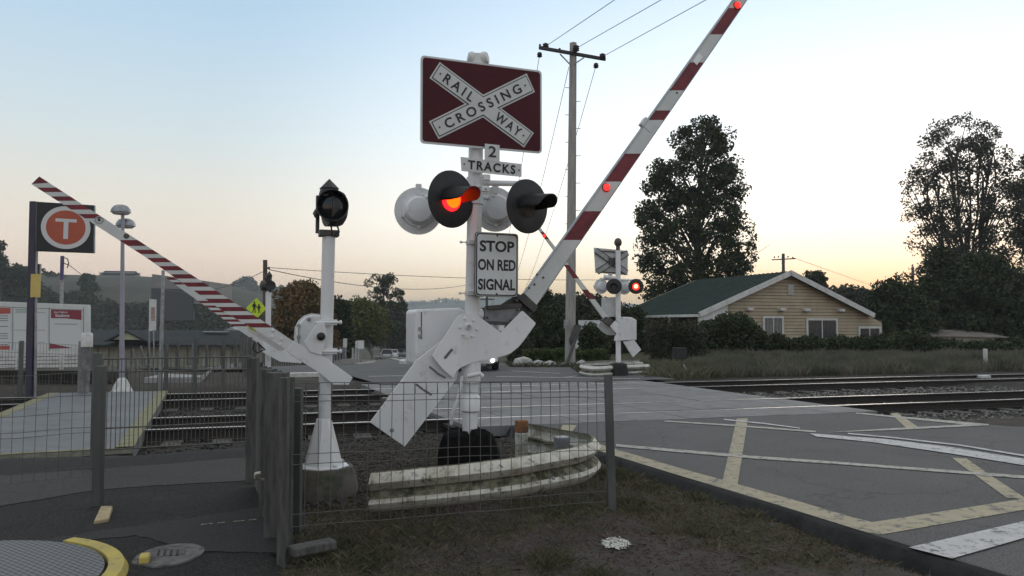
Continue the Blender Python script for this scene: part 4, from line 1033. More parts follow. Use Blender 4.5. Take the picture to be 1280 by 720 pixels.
# fences beyond the tracks
def far_fence(x0, d0, x1, d1, h, npost, label, sp=.075, extra=()):
    A = P(x0, 500, d0); B = P(x1, 500, d1); za = gz(A.x, A.y); zb = gz(B.x, B.y)
    t = thing('mesh_fence', (A.x, A.y, za), label, 'fence', 'wire mesh fences'); L_ = (B - A).length
    mb = MB(); mesh_panel(mb, A, B, za + .08, za + h, zb + .08, zb + h, int(L_ / sp), [0, .25, .5, .8, 1.0], .0035); mb.build('mesh', wire_m, t)
    for i in range(npost):
        p = A.lerp(B, i / max(npost - 1, 1)); z0 = gz(p.x, p.y); MB().box((p.x, p.y, z0 + h / 2), (.07, .07, h + .1)).build('post', post_m, t)
    for p_, q_ in extra: MB().tube([p_, q_], .03, 5).build('brace', post_m, t)
    return t
far_fence(-130, 17.6, 104, 17.2, 1.2, 4, 'distant mesh fence in front of the white noticeboard')
far_fence(207, 17.4, 312, 18.4, 1.3, 4, 'distant mesh fence between the light pole and the far pedestrian gate', extra=[(P(166, 436, 22), P(171, 462, 21.5)), (P(176, 433, 22), P(184, 458, 21.5)), (P(242, 428, 21), P(238, 455, 20.5))])
far_fence(318, 17.6, 300, 28, 1.2, 5, 'distant mesh fence running away behind the far pedestrian gate', sp=.15)
far_fence(112, 27, 330, 27, 1.0, 7, 'dark railing fence in front of the low beige building', sp=.2)

# ================================================================ pedestrian crossing panel
t = thing('crossing_walkway', (-6.6, 12, 0), 'grey pedestrian walkway with worn yellow edges laid over the tracks at left', 'walkway')
q = [V((-4.5, 9.1, .03)), V((-7.55, 16.75, .03)), V((-9.85, 16.2, .03)), V((-6.75, 8.2, .03))]
pm_ = M('panel_grey', (.15, .154, .16), (.115, .118, .124), scale=1.5, rough=.6, c3=(.1, .1, .1), s3=2, bs=.2)
MB().prism(q, V((0, 0, -.16))).build('deck', pm_, t)
def edge(a, b, w_, inward):
    return MB().prism([a + Z * .004, b + Z * .004, b + inward * w_ + Z * .004, a + inward * w_ + Z * .004], V((0, 0, -.01)))
mossy = M('mossy_yellow', (.25, .23, .12), (.17, .165, .1), scale=6, rough=.85, c3=(.12, .12, .05), s3=7, lo3=.55, hi3=.7)
d1 = (q[1] - q[0]).normalized(); inn = V((-d1.y, d1.x, 0))
for a, b, w_ in ((q[0], q[1], .2), (q[3] - inn * .2, q[2] - inn * .2, .2)): edge(a, b, w_, inn).build('yellow_edge', mossy, t)
nd_ = (q[3] - q[0]).normalized(); nn = V((nd_.y, -nd_.x, 0)); nn = nn if nn.y > 0 else -nn
edge(q[0], q[3], .09, nn).build('yellow_edge', mossy, t)
# broken concrete lip at the near end
mb = MB(); a, b = q[0] - nn * .02, q[3] - nn * .02; top = []; bot = []
for i in range(41):
    p = a.lerp(b, i / 40); k = .09 + .05 * mnoise.noise(p * 5); top.append(p + Z * -.004); bot.append(p - nn * k - Z * .05)
mb.add(top + bot, [(i, i + 1, 42 + i, 41 + i) for i in range(40)]); mb.build('broken_lip', moss_conc, t, smooth=40)

# ================================================================ station furniture at left
def gpost(px, d): p = P(px, 500, d); return V((p.x, p.y, gz(p.x, p.y)))
# T sign
b = gpost(37, 16.4); t = thing('station_sign', b, 'tall dark purple post carrying a square black sign with an orange circle and white T', 'sign')
top = P(43, 252, 16.4); MB().box((b + top) / 2, (.14, .14, (top - b).length), (V((1, 0, 0)), V((0, 1, 0)), (top - b).normalized())).build('post', M('post_purple', (.045, .038, .07), (.035, .03, .055), rough=.5), t, bevel=.01)
MB().tube([b + V((.12, 0, 0)), P(45, 300, 16.4)], .03, 8).build('conduit', galv, t, smooth=50)
ps = P(80, 284, 16.4); nT = yaw_vec(25)
sq = px_poly([(46, 252), (117.5, 256.5), (117, 316), (45, 313.5)], ps, nT)
so2 = MB().prism(sq, -nT * .16).build('sign_box', M('sign_charcoal', (.016, .017, .02), rough=.55), t, bevel=.006)
MB().prism([p - nT * .005 for p in px_poly([(117.5, 256.5), (119, 256.6), (118.5, 316), (117, 316)], ps, nT)], -nT * .15).build('sign_edge', galv, so2)
hT = (sq[1] - sq[0]).normalized(); vT = nT.cross(hT); vT = vT if vT.z > 0 else -vT; c = S(82.5, 284.5, ps, nT)
rr = 27 / F * 16.4
dk = MB().lathe([(rr * .8, 0), (rr, 0), (rr, .01), (rr * .8, .01)], c + nT * .0, nT, 48, 0, caps=False).lathe([(.0001, .008), (rr * .82, .008)], c, nT, 48, 1, caps=False)
cc = c + nT * .013
dk.add([cc + hT * x + vT * y for x, y in [(-.2, .19), (.2, .19), (.2, .12), (.045, .12), (.045, -.25), (-.045, -.25), (-.045, .12), (-.2, .12)]], [(0, 1, 2, 3, 4, 5, 6, 7)], 0)
dk.build('roundel', [M('logo_white', (.62, .61, .6), rough=.5), M('logo_orange', (.45, .09, .045), (.4, .08, .04), scale=3, rough=.5)], so2)
MB().box(P(44.5, 357, 16.3), (.2, .03, .5)).build('yellow_plate', M('plate_yellow', (.62, .46, .13), (.55, .42, .12), scale=5, rough=.5), t)
MB().box(P(48, 340, 16.5), (.1, .05, .35)).build('grey_plate', galv, t)
# bollard with white top
b = gpost(105.5, 16.2); t = thing('bollard', b, 'thick grey bollard post with a white cap in front of the noticeboard', 'bollard')
top = P(106, 416, 16.2); MB().tube([b, V((b.x + .02, b.y, top.z - .28))], .085, 14).box((b.x - .1, b.y, (b.z + top.z) / 2 - .1), (.07, .07, top.z - b.z - .15)).build('post', M('dull_galv', (.22, .22, .22), (.12, .12, .12), scale=5, rough=.6), t, smooth=40)
MB().tube([V((b.x + .02, b.y, top.z - .3)), V((b.x + .02, b.y, top.z - .03)), V((b.x + .02, b.y, top.z))], [.115, .115, .09], 16).build('cap', grimy_white, t, smooth=40)
# double-headed lamp post
b = gpost(152, 17); t = thing('lamp_post', b, 'slim lilac lamp post with two dome lamp heads and a flared white base', 'lamp post')
top = P(153.5, 262, 17); MB().tube([b, top], [.06, .035], 12).build('pole', M('lilac_paint', (.33, .31, .38), (.28, .27, .32), scale=2, rough=.45), t, smooth=40)
MB().lathe([(.24, .0), (.22, .05), (.1, .3), (.06, .34)], b + Z * .15, Z, 14).build('flared_base', grimy_white, t, smooth=40)
MB().lathe([(.33, -.15), (.32, .15)], b + Z * .02, Z, 8).build('plinth', moss_conc, t)
for (x, y) in ((151, 264.5), (157, 281.5)):
    c = P(x, y, 17 + (0 if x < 155 else .3)); h = MB().lathe([(.21, 0), (.205, .06), (.15, .14), (.08, .17), (.001, .18)], c - Z * .02, Z, 18).build('lamp_head', galv, t, smooth=50); MB().lathe([(.16, -.04), (.19, 0)], c - Z * .02, Z, 14).build('lamp_glass', M('lamp_glass', (.5, .5, .5), rough=.2), h, smooth=40)
    MB().tube([c, V((top.x, top.y, c.z - .05))], .02, 6).build('bracket', galv, t)
# short purple-topped pole
b = P(75.5, 500, 29); b.z = gz(b.x, b.y); t = thing('utility_pole', b, 'thin grey pole with a purple top and looped bracket behind the noticeboard', 'pole')
tp = P(78, 320, 29); MB().tube([b, P(77, 350, 29)], .065, 10).build('pole', galv, t, smooth=40); MB().tube([P(77, 350, 29), tp], .068, 10).build('purple_top', purple, t, smooth=40)
MB().tube([P(79, 322, 29), P(84, 323, 29), P(86, 329, 29), P(84, 335, 29)], .02, 6).tube([P(79, 329, 29), P(86, 331, 29)], .02, 6).build('bracket', dark_steel, t)
# grey light pole
b = gpost(200, 17.6); t = thing('light_pole', b, 'plain slim grey pole right of the double-headed lamp post', 'pole'); MB().tube([b, P(204, 338, 17.6)], [.05, .035], 12).build('pole', galv, t, smooth=40); MB().lathe([(.1, 0), (.1, .03), (.06, .06)], b, Z, 12).build('base', galv, t)
# poster sign on two legs
b = gpost(190, 22); t = thing('poster_sign', b, 'narrow white poster sign on two thin legs beside the grey pole', 'sign'); ps = P(190, 395, 22)
MB().prism(px_poly([(186.5, 373.5), (195.5, 374.5), (195, 413), (186, 414)], ps, N), -N * .05).build('panel', sign_white, t)
MB().prism([p + N * .006 for p in px_poly([(189, 384), (193.5, 384), (194, 401), (188.5, 401)], ps, N)], -N * .004).build('picture', M('poster_pink', (.45, .32, .28), (.3, .2, .17), scale=9, rough=.5), t)
for x in (186.5, 192): bb = gpost(x, 22); MB().tube([bb, P(x, 412, 22)], .02, 6).build('leg', galv, t)
# noticeboard
b = gpost(60, 22); t = thing('noticeboard', b, 'wide white station noticeboard with posters, one under a maroon header', 'noticeboard'); nb = yaw_vec(-9); ps = P(60, 420, 22)
MB().prism(px_poly([(-160, 374), (0, 377), (110, 381), (110, 442), (-160, 446)], ps, nb), -nb * .12).build('board', sign_white, t, bevel=.01)
for x in (-60, 24, 106): bb = S(x, 440, ps, nb) - nb * .06; MB().box((bb.x, bb.y, (bb.z + b.z) / 2), (.12, .1, bb.z - b.z)).build('leg', galv, t)
bd = MB()
for a, b_, mi in (((0, 383), (110, 387), 0),): 
    bd.prism([p + nb * .004 for p in px_poly([(-160, 380), (0, 383), (104, 387), (104, 388), (0, 384), (-160, 381)], ps, nb)], -nb * .003, 0)
for x in (15.5, 61, 104): bd.prism([p + nb * .004 for p in px_poly([(x, 384), (x + 1, 384), (x + 1, 438), (x, 438)], ps, nb)], -nb * .003, 0)
bd.build('divider', M('divider_grey', (.25, .26, .26), rough=.6), t)
po = MB().prism([p + nb * .008 for p in px_poly([(63.5, 386), (102, 388), (102, 437), (63, 437)], ps, nb)], -nb * .006, 0).build('poster', M('poster_white', (.6, .61, .61), rough=.5), t)
mn = M('poster_maroon', (.24, .035, .06), rough=.6); rd = M('poster_red', (.42, .09, .07), rough=.6); gn = M('poster_green', (.1, .25, .16), rough=.6); ink = M('poster_ink', (.06, .06, .065), rough=.6)
pr = MB(); pr.add([p + nb * .01 for p in px_poly([(64, 386.5), (102, 388), (102, 400), (82, 398), (64, 397.8)], ps, nb)], [(0, 1, 2, 3, 4)], 0)
pr.build('print', mn, po); pr = MB(); pr.add([p + nb * .01 for p in px_poly([(62.5, 429), (91, 435), (62.5, 436)], ps, nb)], [(0, 1, 2)], 0)
pr.build('print', [mn, ink, sign_white], po); pr = MB(); pr.add([p + nb * .012 for p in px_poly([(69, 404.6), (97, 405), (97, 405.6), (69, 405.2)], ps, nb)], [(0, 1, 2, 3)], 1)
hb_ = (S(102, 400, ps, nb) - S(64, 400, ps, nb)).normalized(); vb_ = nb.cross(hb_); vb_ = vb_ if vb_.z > 0 else -vb_
put_text(pr, 'Stations', S(78.3, 394.3, ps, nb) + nb * .014, hb_, vb_, .46, .095, .03, mi=2); put_text(pr, 'Short Platform', S(76.3, 390.2, ps, nb) + nb * .014, hb_, vb_, .44, .06, .02, mi=2)
pr.build('print', [mn, ink, sign_white], po)
po = MB().prism([p + nb * .008 for p in px_poly([(-40, 383.5), (14, 385), (14, 439), (-40, 440)], ps, nb)], -nb * .006, 0).build('poster', MC['poster_white'], t)
pr = MB(); pr.add([p + nb * .01 for p in px_poly([(-40, 383.5), (13.5, 385), (13.5, 392), (-40, 394)], ps, nb)], [(0, 1, 2, 3)], 0); pr.build('print', rd, po); pr = MB(); pr.add([p + nb * .01 for p in px_poly([(-40, 433), (12.5, 432), (12.5, 437), (-40, 438)], ps, nb)], [(0, 1, 2, 3)], 0)
pr.build('print', rd, po)
for y in (394.5, 397.5, 400.5, 407.5, 416.5, 419.5, 422.5, 430.5): MB().add([p + nb * .012 for p in px_poly([(-30, y), (10.5, y), (10.5, y + .7), (-30, y + .7)], ps, nb)], [(0, 1, 2, 3)]).build('text_line', ink, po)
po = MB().prism([p + nb * .008 for p in px_poly([(17.5, 385), (60, 387), (60, 438), (17.5, 439)], ps, nb)], -nb * .006, 0).build('poster', MC['poster_white'], t)
for y, m_, x0, x1 in ((386.5, 0, 19, 35), (388.5, 0, 20, 35), (390.3, 1, 19, 57), (412.3, 1, 18, 57), (427.3, 1, 48, 56)): MB().add([p + nb * .012 for p in px_poly([(x0, y), (x1, y), (x1, y + .7), (x0, y + .7)], ps, nb)], [(0, 1, 2, 3)]).build('text_line', (gn, M('print_grey', (.3, .3, .3), rough=.6))[m_], po)
# low white slatted platform fence in front
t = thing('slat_fence', P(50, 500, 21), 'low white horizontal slat fence below the noticeboard', 'fence'); t.location.z = gz(t.location.x, t.location.y); ps = P(50, 450, 21.2)
for y in (442, 446.5, 451, 456): MB().prism(px_poly([(-150, y + 2), (108, y - .8), (108, y + 2.6), (-150, y + 6)], ps, nb), -nb * .04).build('slat', grimy_white, t)
for x in (-60, 20, 75, 106): bb = S(x, 470, ps, nb); MB().box((bb.x, bb.y + .06, gz(bb.x, bb.y) + .4), (.08, .08, .9)).build('post', grimy_white, t)
# low masonry edge of the platform
ps = P(50, 475, 19.5); t = tag(MB().prism([V((p.x, p.y, p.z)) for p in [P(-160, 462, 19.6), P(118, 463.5, 19.2), P(150, 463, 19.5), P(150, 480, 19.5) * 1 - Z * .1, P(-160, 486, 19.6)]], V((.02, .4, 0))).build('stone_retaining_wall', M('dark_stone', (.085, .08, .074), (.05, .047, .043), scale=4, rough=.9, bs=.6, bscale=9), None), 'low dark stone wall behind the T sign post, under the slat fence', 'wall')

# school crossing sign
b = gpost(321, 24); t = thing('school_crossing_sign', b, 'fluorescent yellow diamond sign with two black walking children figures, behind the striped arms', 'sign'); nS = yaw_vec(6); ps = P(320, 385, 24)
MB().tube([b, P(321, 396, 24)], .03, 8).build('post', galv, t)
dm = MB().prism(px_poly([(320.5, 372.5), (333, 385.8), (321.5, 397.5), (307, 385.2)], ps, nS), -nS * .02).build('sign_plate', fluoro, t)
fg = MB()
def fig(cx, top, h, flip):
    k = h / 14.5; W = lambda x, y: S(cx + x * k * flip, top + y * k, ps, nS) + nS * .005
    fg.add([W(x, y) for x, y in [(0 + 1.15 * math.cos(a), 1.2 + 1.2 * math.sin(a)) for a in [i * math.pi / 4 for i in range(8)]]], [tuple(range(8))])
    for pl in ([(-1.6, 2.6), (1.2, 2.5), (1.6, 5.5), (1.3, 8.3), (-1.4, 8.3), (-1.8, 5)], [(-1.4, 8.2), (.1, 8.2), (-.8, 11.5), (-2.0, 14.5), (-3.0, 14.2), (-1.7, 11)], [(.0, 8.2), (1.3, 8.2), (1.3, 11.4), (1.6, 14.5), (.4, 14.5), (.3, 11.4)], [(1.1, 3.0), (2.3, 5), (3.6, 6.6), (3.0, 7.3), (1.5, 5.8)], [(-1.5, 3.0), (-2.8, 5), (-3.0, 7), (-2.2, 7), (-1.6, 5.6)]):
        fg.add([W(x, y) for x, y in pl], [tuple(range(len(pl)))])
fig(318, 376.8, 14.2, 1); fig(323.6, 379.8, 11.6, -1); fg.build('walking_figures', sign_black, dm)

# ================================================================ utility poles and wires
D = 27.0; b = P(712.5, 458, D); b.z = gz(b.x, b.y) ; top = P(716.5, 54, D)
t = thing('utility_pole', (b.x, b.y, b.z), 'tall pale timber power pole with a dark crossarm and leaning prop, behind the big signal', 'pole')
MB().tube([b, b.lerp(top, .5), top], [.19, .16, .125], 16).build('pole', pole_wood, t, smooth=40)
a0 = P(673.5, 62, D - .25); a1 = P(756, 76.5, D + .35); adir = (a1 - a0).normalized()
MB().box((a0 + a1) / 2 - V((0, .2, 0)), ((a1 - a0).length, .1, .11), (adir, V((-adir.y, adir.x, 0)).normalized(), Z)).build('crossarm', M('crossarm_dark', (.035, .03, .035), (.05, .045, .05), scale=5, rough=.7), t, bevel=.008)
MB().tube([P(700, 67.5, D - .2), P(713, 81, D - .15)], .025, 6).tube([P(730, 72, D - .1), P(718, 80, D - .15)], .025, 6).build('crossarm_brace', galv, t)
ins_m = M('insulator', (.035, .03, .035), rough=.2); inspts = {}
for nm, (x, y) in dict(a=(682, 58), b=(720, 60.5), c=(753, 71), d=(674.5, 68.5), e=(745, 82), f=(675, 56.5), g=(699.5, 61.5)).items():
    c = P(x, y, D - .3 if nm in 'bc' else D - .1); inspts[nm] = c; r = .125 if nm in 'abc' else .1; r = .045 if nm in 'fg' else r
    MB().lathe([(.3 * r, -r), (r, -.6 * r), (.75 * r, -.3 * r), (r, 0), (.7 * r, .4 * r), (.9 * r, .6 * r), (.3 * r, r)], c, Z, 12).build('insulator', ins_m, t, smooth=50)
pg = MB()
for k in range(11):
    y = 110 + k * 17; s = 1 if k % 2 else -1; c = P(716, y, D); pg.tube([c, c + V((s * .28, -.05, 0))], .012, 4)
pg.build('climbing_pegs', galv, t)
pp = MB().tube([P(707, 460, 26.2), P(725, 407, 26.8)], .06, 8).prism(px_poly([(712, 425), (719, 406), (727, 407), (716, 436)], P(718, 415, 26.6), N), -N * .08); pp.build('prop', old_timber, t)
MB().box(P(707, 405, 26.7), (.12, .1, .3)).build('meter_box', galv, t)
def wire(nm, a, b_, sag, r, label, n=16):
    a = V(a); b_ = V(b_); pts = [a.lerp(b_, i / n) - Z * (4 * sag * (i / n) * (1 - i / n)) for i in range(n + 1)]
    return tag(MB().tube(pts, r, 5, caps=False).build(nm, wire_dk, None), label, 'wire', 'overhead wires')
wire_dk = M('wire_dark', (.1, .1, .11), rough=.6)
far_p = P(605, 372, 120)
nr = [inspts[k] for k in 'abc']
for i, (k, e, lab) in enumerate((('a', (768, 0), 'leftmost overhead wire rising from the crossarm to the top edge'), ('b', (826, 0), 'middle overhead wire rising from the pole top to the top edge'), ('c', (882, 0), 'rightmost overhead wire rising from the crossarm to the top edge'))):
    c = inspts[k]; e_ = P(e[0], e[1], 21.5 - .0); dirv = (e_ - c); hv = V((dirv.x, dirv.y, 0)); L_ = 45 / hv.length
    end = c + dirv * L_; wire('overhead_wire', c, end, -.0, .011, lab)
far_t = [P(600, 374, 118), P(603, 376, 118), P(607, 378, 118)]
for i, (k, lab) in enumerate((('d', 'overhead wire running away from the left end of the crossarm'), ('g', 'overhead wire running away from beside the pole top'), ('e', 'overhead wire running away from the right end of the crossarm'))):
    c = inspts[k] if k != 'g' else P(711, 84, D); wire('overhead_wire', c, P(598 + i * 8, 374 + i, 118), 5.5, .011, lab, 24)
b = P(609, 430, 118); b.z = float(base_h(b.x, b.y)) - .1; t = thing('utility_pole', b, 'small far pole with a short crossarm seen just behind the main mast', 'pole')
MB().tube([b, P(608.5, 371, 118)], .2, 8).build('pole', old_timber, t); MB().box(P(608.5, 374, 118), (2.2, .2, .2)).build('crossarm', old_timber, t)
b = P(331.5, 450, 42); b.z = gz(b.x, b.y); t = thing('utility_pole', b, 'short brown timber pole behind the distant pedestrian gate lamp', 'pole')
MB().tube([b, P(331.5, 325, 42)], [.15, .12], 12).build('pole', M('brown_timber', (.11, .085, .065), (.07, .055, .045), scale=5, rough=.85), t, smooth=40)
MB().lathe([(.06, -.06), (.08, 0), (.03, .08)], P(336, 335, 42), Z, 8).build('insulator', ins_m, t)
wire('overhead_wire', P(336, 334.5, 42), P(840, 348, 60), .35, .018, 'long nearly level wire crossing from the brown pole behind the signals', 24)
wire('overhead_wire', P(336, 337, 42), P(600, 352, 90), 1.0, .025, 'lower slack wire sagging from the brown pole towards the centre')
wire('overhead_wire', P(330, 339, 42), P(180, 352, 60), 1.0, .018, 'slack wire sagging left from the brown pole')
wire('overhead_wire', P(86, 331, 29), P(150, 352, 75), .6, .014, 'thin wire dropping right from the purple-topped pole')
b = P(979, 345, 95); b.z = 0; t = thing('utility_pole', b, 'distant timber pole top with crossarm rising behind the house ridge', 'pole')
MB().tube([b, P(979, 317, 95)], .2, 8).build('pole', M('far_pole', (.09, .085, .08), rough=.8), t); MB().box(P(979.5, 324, 95), (3.1, .15, .14), (V((.98, .1, .06)).normalized(), V((-.1, .98, 0)), Z)).build('crossarm', MC['far_pole'], t)
for x, y in ((968, 321.5), (973, 321), (985, 321), (991, 322)): MB().lathe([(.08, -.1), (.1, 0), (.05, .12)], P(x, y, 95), Z, 8).build('insulator', MC['far_pole'], t)
wire('overhead_wire', P(991, 322, 95), P(1150, 378, 140), 0, .03, 'distant wire falling right from the pole behind the house')
b = P(1141, 400, 70); b.z = 0; t = thing('utility_pole', b, 'slender purple-grey pole at the left side of the tall gum tree', 'pole'); MB().tube([b, P(1141, 334, 70)], .13, 8).build('pole', M('grey_pole', (.13, .12, .14), rough=.8), t)
b = P(939, 350, 62); t = thing('antenna', P(939, 345, 62), 'thin television antenna mast behind the left part of the green roof', 'antenna'); MB().tube([P(939, 350, 62), P(939, 322, 62)], .03, 5).tube([P(934, 325, 62), P(962, 306, 63)], .02, 5).tube([V((P(939, 345, 62).x, 62, 0)), P(939, 345, 62)], .05, 5).build('mast', galv, t)

# ================================================================ small trackside things
def on_ground(px, py): p = GG(px, py); return p
c = on_ground(852, 472.5); t = thing('trackside_box', c, 'small dark metal box on a stake in the dry grass by the far rail', 'equipment box')
MB().box(P(849.5, 441.5, c.y), (.38, .2, .32)).build('box', M('box_dark', (.03, .028, .027), rough=.8), t, bevel=.01); MB().tube([c, P(852.5, 436, c.y)], .03, 6).build('stake', dark_steel, t)
MB().tube([c + V((.05, 0, .4)), c + V((.2, -.05, .12)), c + V((.5, -.1, .03)), c + V((.3, -.2, .03))], .015, 6).build('hose', M('pale_hose', (.4, .38, .3), rough=.6), t)
c = on_ground(1232, 462); tag(MB().tube([c, P(1231.5, 436, c.y)], .07, 8).build('marker_post', grimy_white), 'short pale marker post standing in the grass at far right', 'post')
t = P(1256, 471, 21.6); tag(MB().box(rail_pt(*(lambda q: (q.x * RL.x + q.y * RL.y, 17.6))(t), -.05), (.34, .2, .1), (RL, RN, Z)).build('rail_marker_block', sign_white, bevel=.01), 'small white block against the far rail at right', 'marker block')
# manhole with yellow rim
t = thing('steel_cover', (-3.28, 4.22, 0), 'round grey tread plate cover with a yellow rim at the bottom left corner', 'cover')
m_, nt_, b_ = new_mat('tread_plate'); b_.inputs['Metallic'].default_value = .35; b_.inputs['Roughness'].default_value = .55; b_.inputs['Base Color'].default_value = (.19, .2, .2, 1)
g_ = nd(nt_, 'ShaderNodeNewGeometry'); chk = nd(nt_, 'ShaderNodeTexBrick'); mp_ = nd(nt_, 'ShaderNodeMapping'); mp_.inputs['Rotation'].default_value = (0, 0, .6); nt_.links.new(g_.outputs['Position'], mp_.inputs[0]); nt_.links.new(mp_.outputs[0], chk.inputs[0]); setin(chk, Scale=8); chk.inputs['Mortar Size'].default_value = .035; chk.inputs['Color1'].default_value = (1, 1, 1, 1); chk.inputs['Color2'].default_value = (1, 1, 1, 1); chk.inputs['Mortar'].default_value = (0, 0, 0, 1)
bp2 = nd(nt_, 'ShaderNodeBump'); setin(bp2, Strength=.9, Distance=.01); nt_.links.new(chk.outputs['Color'], bp2.inputs['Height']); nt_.links.new(bp2.outputs['Normal'], b_.inputs['Normal'])
nt_.links.new(mixc(nt_, chk.outputs['Color'], (.06, .06, .062), (.19, .19, .195)), b_.inputs['Base Color'])
MB().lathe([(.93, .03), (.93, .055), (.001, .06)], t.location, Z, 64).build('plate', m_, t)
rimm = M('rim_yellow', (.55, .43, .09), (.45, .36, .11), scale=6, rough=.7, c3=(.2, .17, .09), s3=14, lo3=.56, hi3=.66, bs=.3)
MB().lathe([(.95, .02), (.95, .06), (1.035, .06), (1.06, .02)], t.location, Z, 40, arc=(math.radians(-35), math.radians(72)), caps=False).build('rim', rimm, t)
c = G(181, 698, .05); MB().box(c, (.06, .1, .05), (U, N, Z)).build('rim_catch', rimm, t, bevel=.012)
# pit
c = G(212, 699, .0); t = thing('drain_pit', c, 'flat concrete patch with a small dark broken pit lid beside the yellow rim', 'drain pit')
pts = []
for k in range(28): a = 2 * math.pi * k / 28; r = 1 + .12 * mnoise.noise(V((math.cos(a) * 2, math.sin(a) * 2, 5))); pts.append(c + V((.2 * r * math.cos(a), .24 * r * math.sin(a), .031)))
MB().prism(pts, V((0, 0, -.05))).build('surround', M('pit_conc', (.17, .165, .155), (.08, .078, .075), scale=14, rough=.95, bs=.5), t)
MB().box(c + V((-.02, .02, .028)), (.2, .13, .014), (U, N, Z)).build('lid', dark_steel, t, bevel=.005)
lid = MB(); 
for k in range(4): lid.box(c + V((-.08 + k * .04, .02, .037)), (.012, .12, .005), (U, N, Z))
lid.build('lid_bars', rail_side, t)
# timber offcut and other bits
a = G(362, 694, .05); b = G(417, 683, .05); dd = (b - a).normalized()
lg = MB().box((a + b) / 2 + Z * .02, ((b - a).length, .11, .06), (dd, V((-dd.y, dd.x, 0)), Z)); tag(lg.build('timber_offcut', old_timber, bevel=.012), 'split grey timber offcut lying on the dirt by the front fence post', 'timber')
p = on_ground(770, 681); pts = []
for k in range(120): a = 2 * math.pi * k / 120; r = .95 + .3 * mnoise.noise(V((math.cos(a) * 2, math.sin(a) * 2, 5))) + .35 * mnoise.noise(V((math.cos(a) * 7, math.sin(a) * 7, 2))) + .25 * mnoise.noise(V((math.cos(a) * 18, math.sin(a) * 18, 2))); x_ = p.x + .105 * r * math.cos(a); y_ = p.y + .1 * r * math.sin(a); pts.append(V((x_, y_, gz(x_, y_) + .012)))
pts_c = V((p.x, p.y, gz(p.x, p.y) + .02)); mb = MB().add([pts_c] + pts, [(0, i + 1, (i + 1) % 120 + 1) for i in range(120)])
tag(mb.build('paint_spill', M('spill_white', (.6, .6, .55), (.4, .39, .34), scale=26, rough=.9, c3=(.05, .045, .04), s3=55, lo3=.53, hi3=.57)), 'dried white paint spill on the dirt in front of the fence', 'paint spill')
# plank and leftover steel beyond the tracks by the far pedestrian gate
b = P(355, 465, 19); tag(MB().box(V((b.x, 20.5, gz(b.x, 20.5) + .2)), (1.1, .25, .12), (RL, RN, Z)).build('white_plank', grimy_white, bevel=.01), 'white plank lying beyond the tracks at the foot of the far pedestrian gate', 'plank')
c = P(500, 492, 15.0); c.z = -.1; t = thing('junction_box', c, 'low grey cable junction box between the rails behind the counterweight', 'equipment box')
MB().box(c + Z * .08, (.7, .3, .16), (RL, RN, Z)).build('box', dark_steel, t, bevel=.02); MB().tube([c + V((.3, 0, .1)), c + V((.7, .1, .14)), c + V((1.0, .3, .02))], .03, 8).build('cable', rubber, t, smooth=50)
# ================================================================ vegetation
def leaf_mat(name, c1, c2, c3=None, trans=.0):
    m, nt, b = new_mat(name); b.inputs['Roughness'].default_value = .75; b.inputs['Specular IOR Level'].default_value = .25
    c = mixc(nt, noise_fac(nt, .9, 4, .6, .38, .62), c1, c2)
    c = mixc(nt, noise_fac(nt, 14, 2, .6, .5, .7), c, c3 or tuple(x * 1.7 for x in c1))
    nt.links.new(c, b.inputs['Base Color']); MC[name] = m; return m
def leaves(cent, rad, n_each, size, seed, flat=1.0, elong=1.6):
    rg = np.random.default_rng(seed); cent = np.asarray(cent); k = len(cent); N_ = k * n_each
    d = rg.normal(size=(N_, 3)); d /= np.linalg.norm(d, axis=1)[:, None]
    rr = np.cbrt(rg.uniform(.05, 1, N_)) * np.repeat(rad, n_each) if np.ndim(rad) else np.cbrt(rg.uniform(.05, 1, N_)) * rad
    c = np.repeat(cent, n_each, 0) + d * rr[:, None] * np.array([1, 1, flat])
    a = rg.normal(size=(N_, 3)); a /= np.linalg.norm(a, axis=1)[:, None]
    b = np.cross(a, rg.normal(size=(N_, 3))); b /= np.linalg.norm(b, axis=1)[:, None]
    s = size * rg.uniform(.6, 1.35, (N_, 1))
    v = np.stack([c - a * s * elong * .5, c + b * s * .5, c + a * s * elong * .5, c - b * s * .5], 1).reshape(-1, 3)
    return v
def crown_obj(name, v, mat, parent=None, kind=None):
    n = len(v) // 4
    return fast_mesh(name, v, np.arange(n * 4, dtype=np.int32), 4, mat, parent, kind)
bark = M('bark_grey', (.07, .06, .052), (.04, .035, .03), scale=4, rough=.95)
bark_pale = M('bark_pale', (.3, .28, .25), (.2, .18, .16), scale=3, rough=.9)
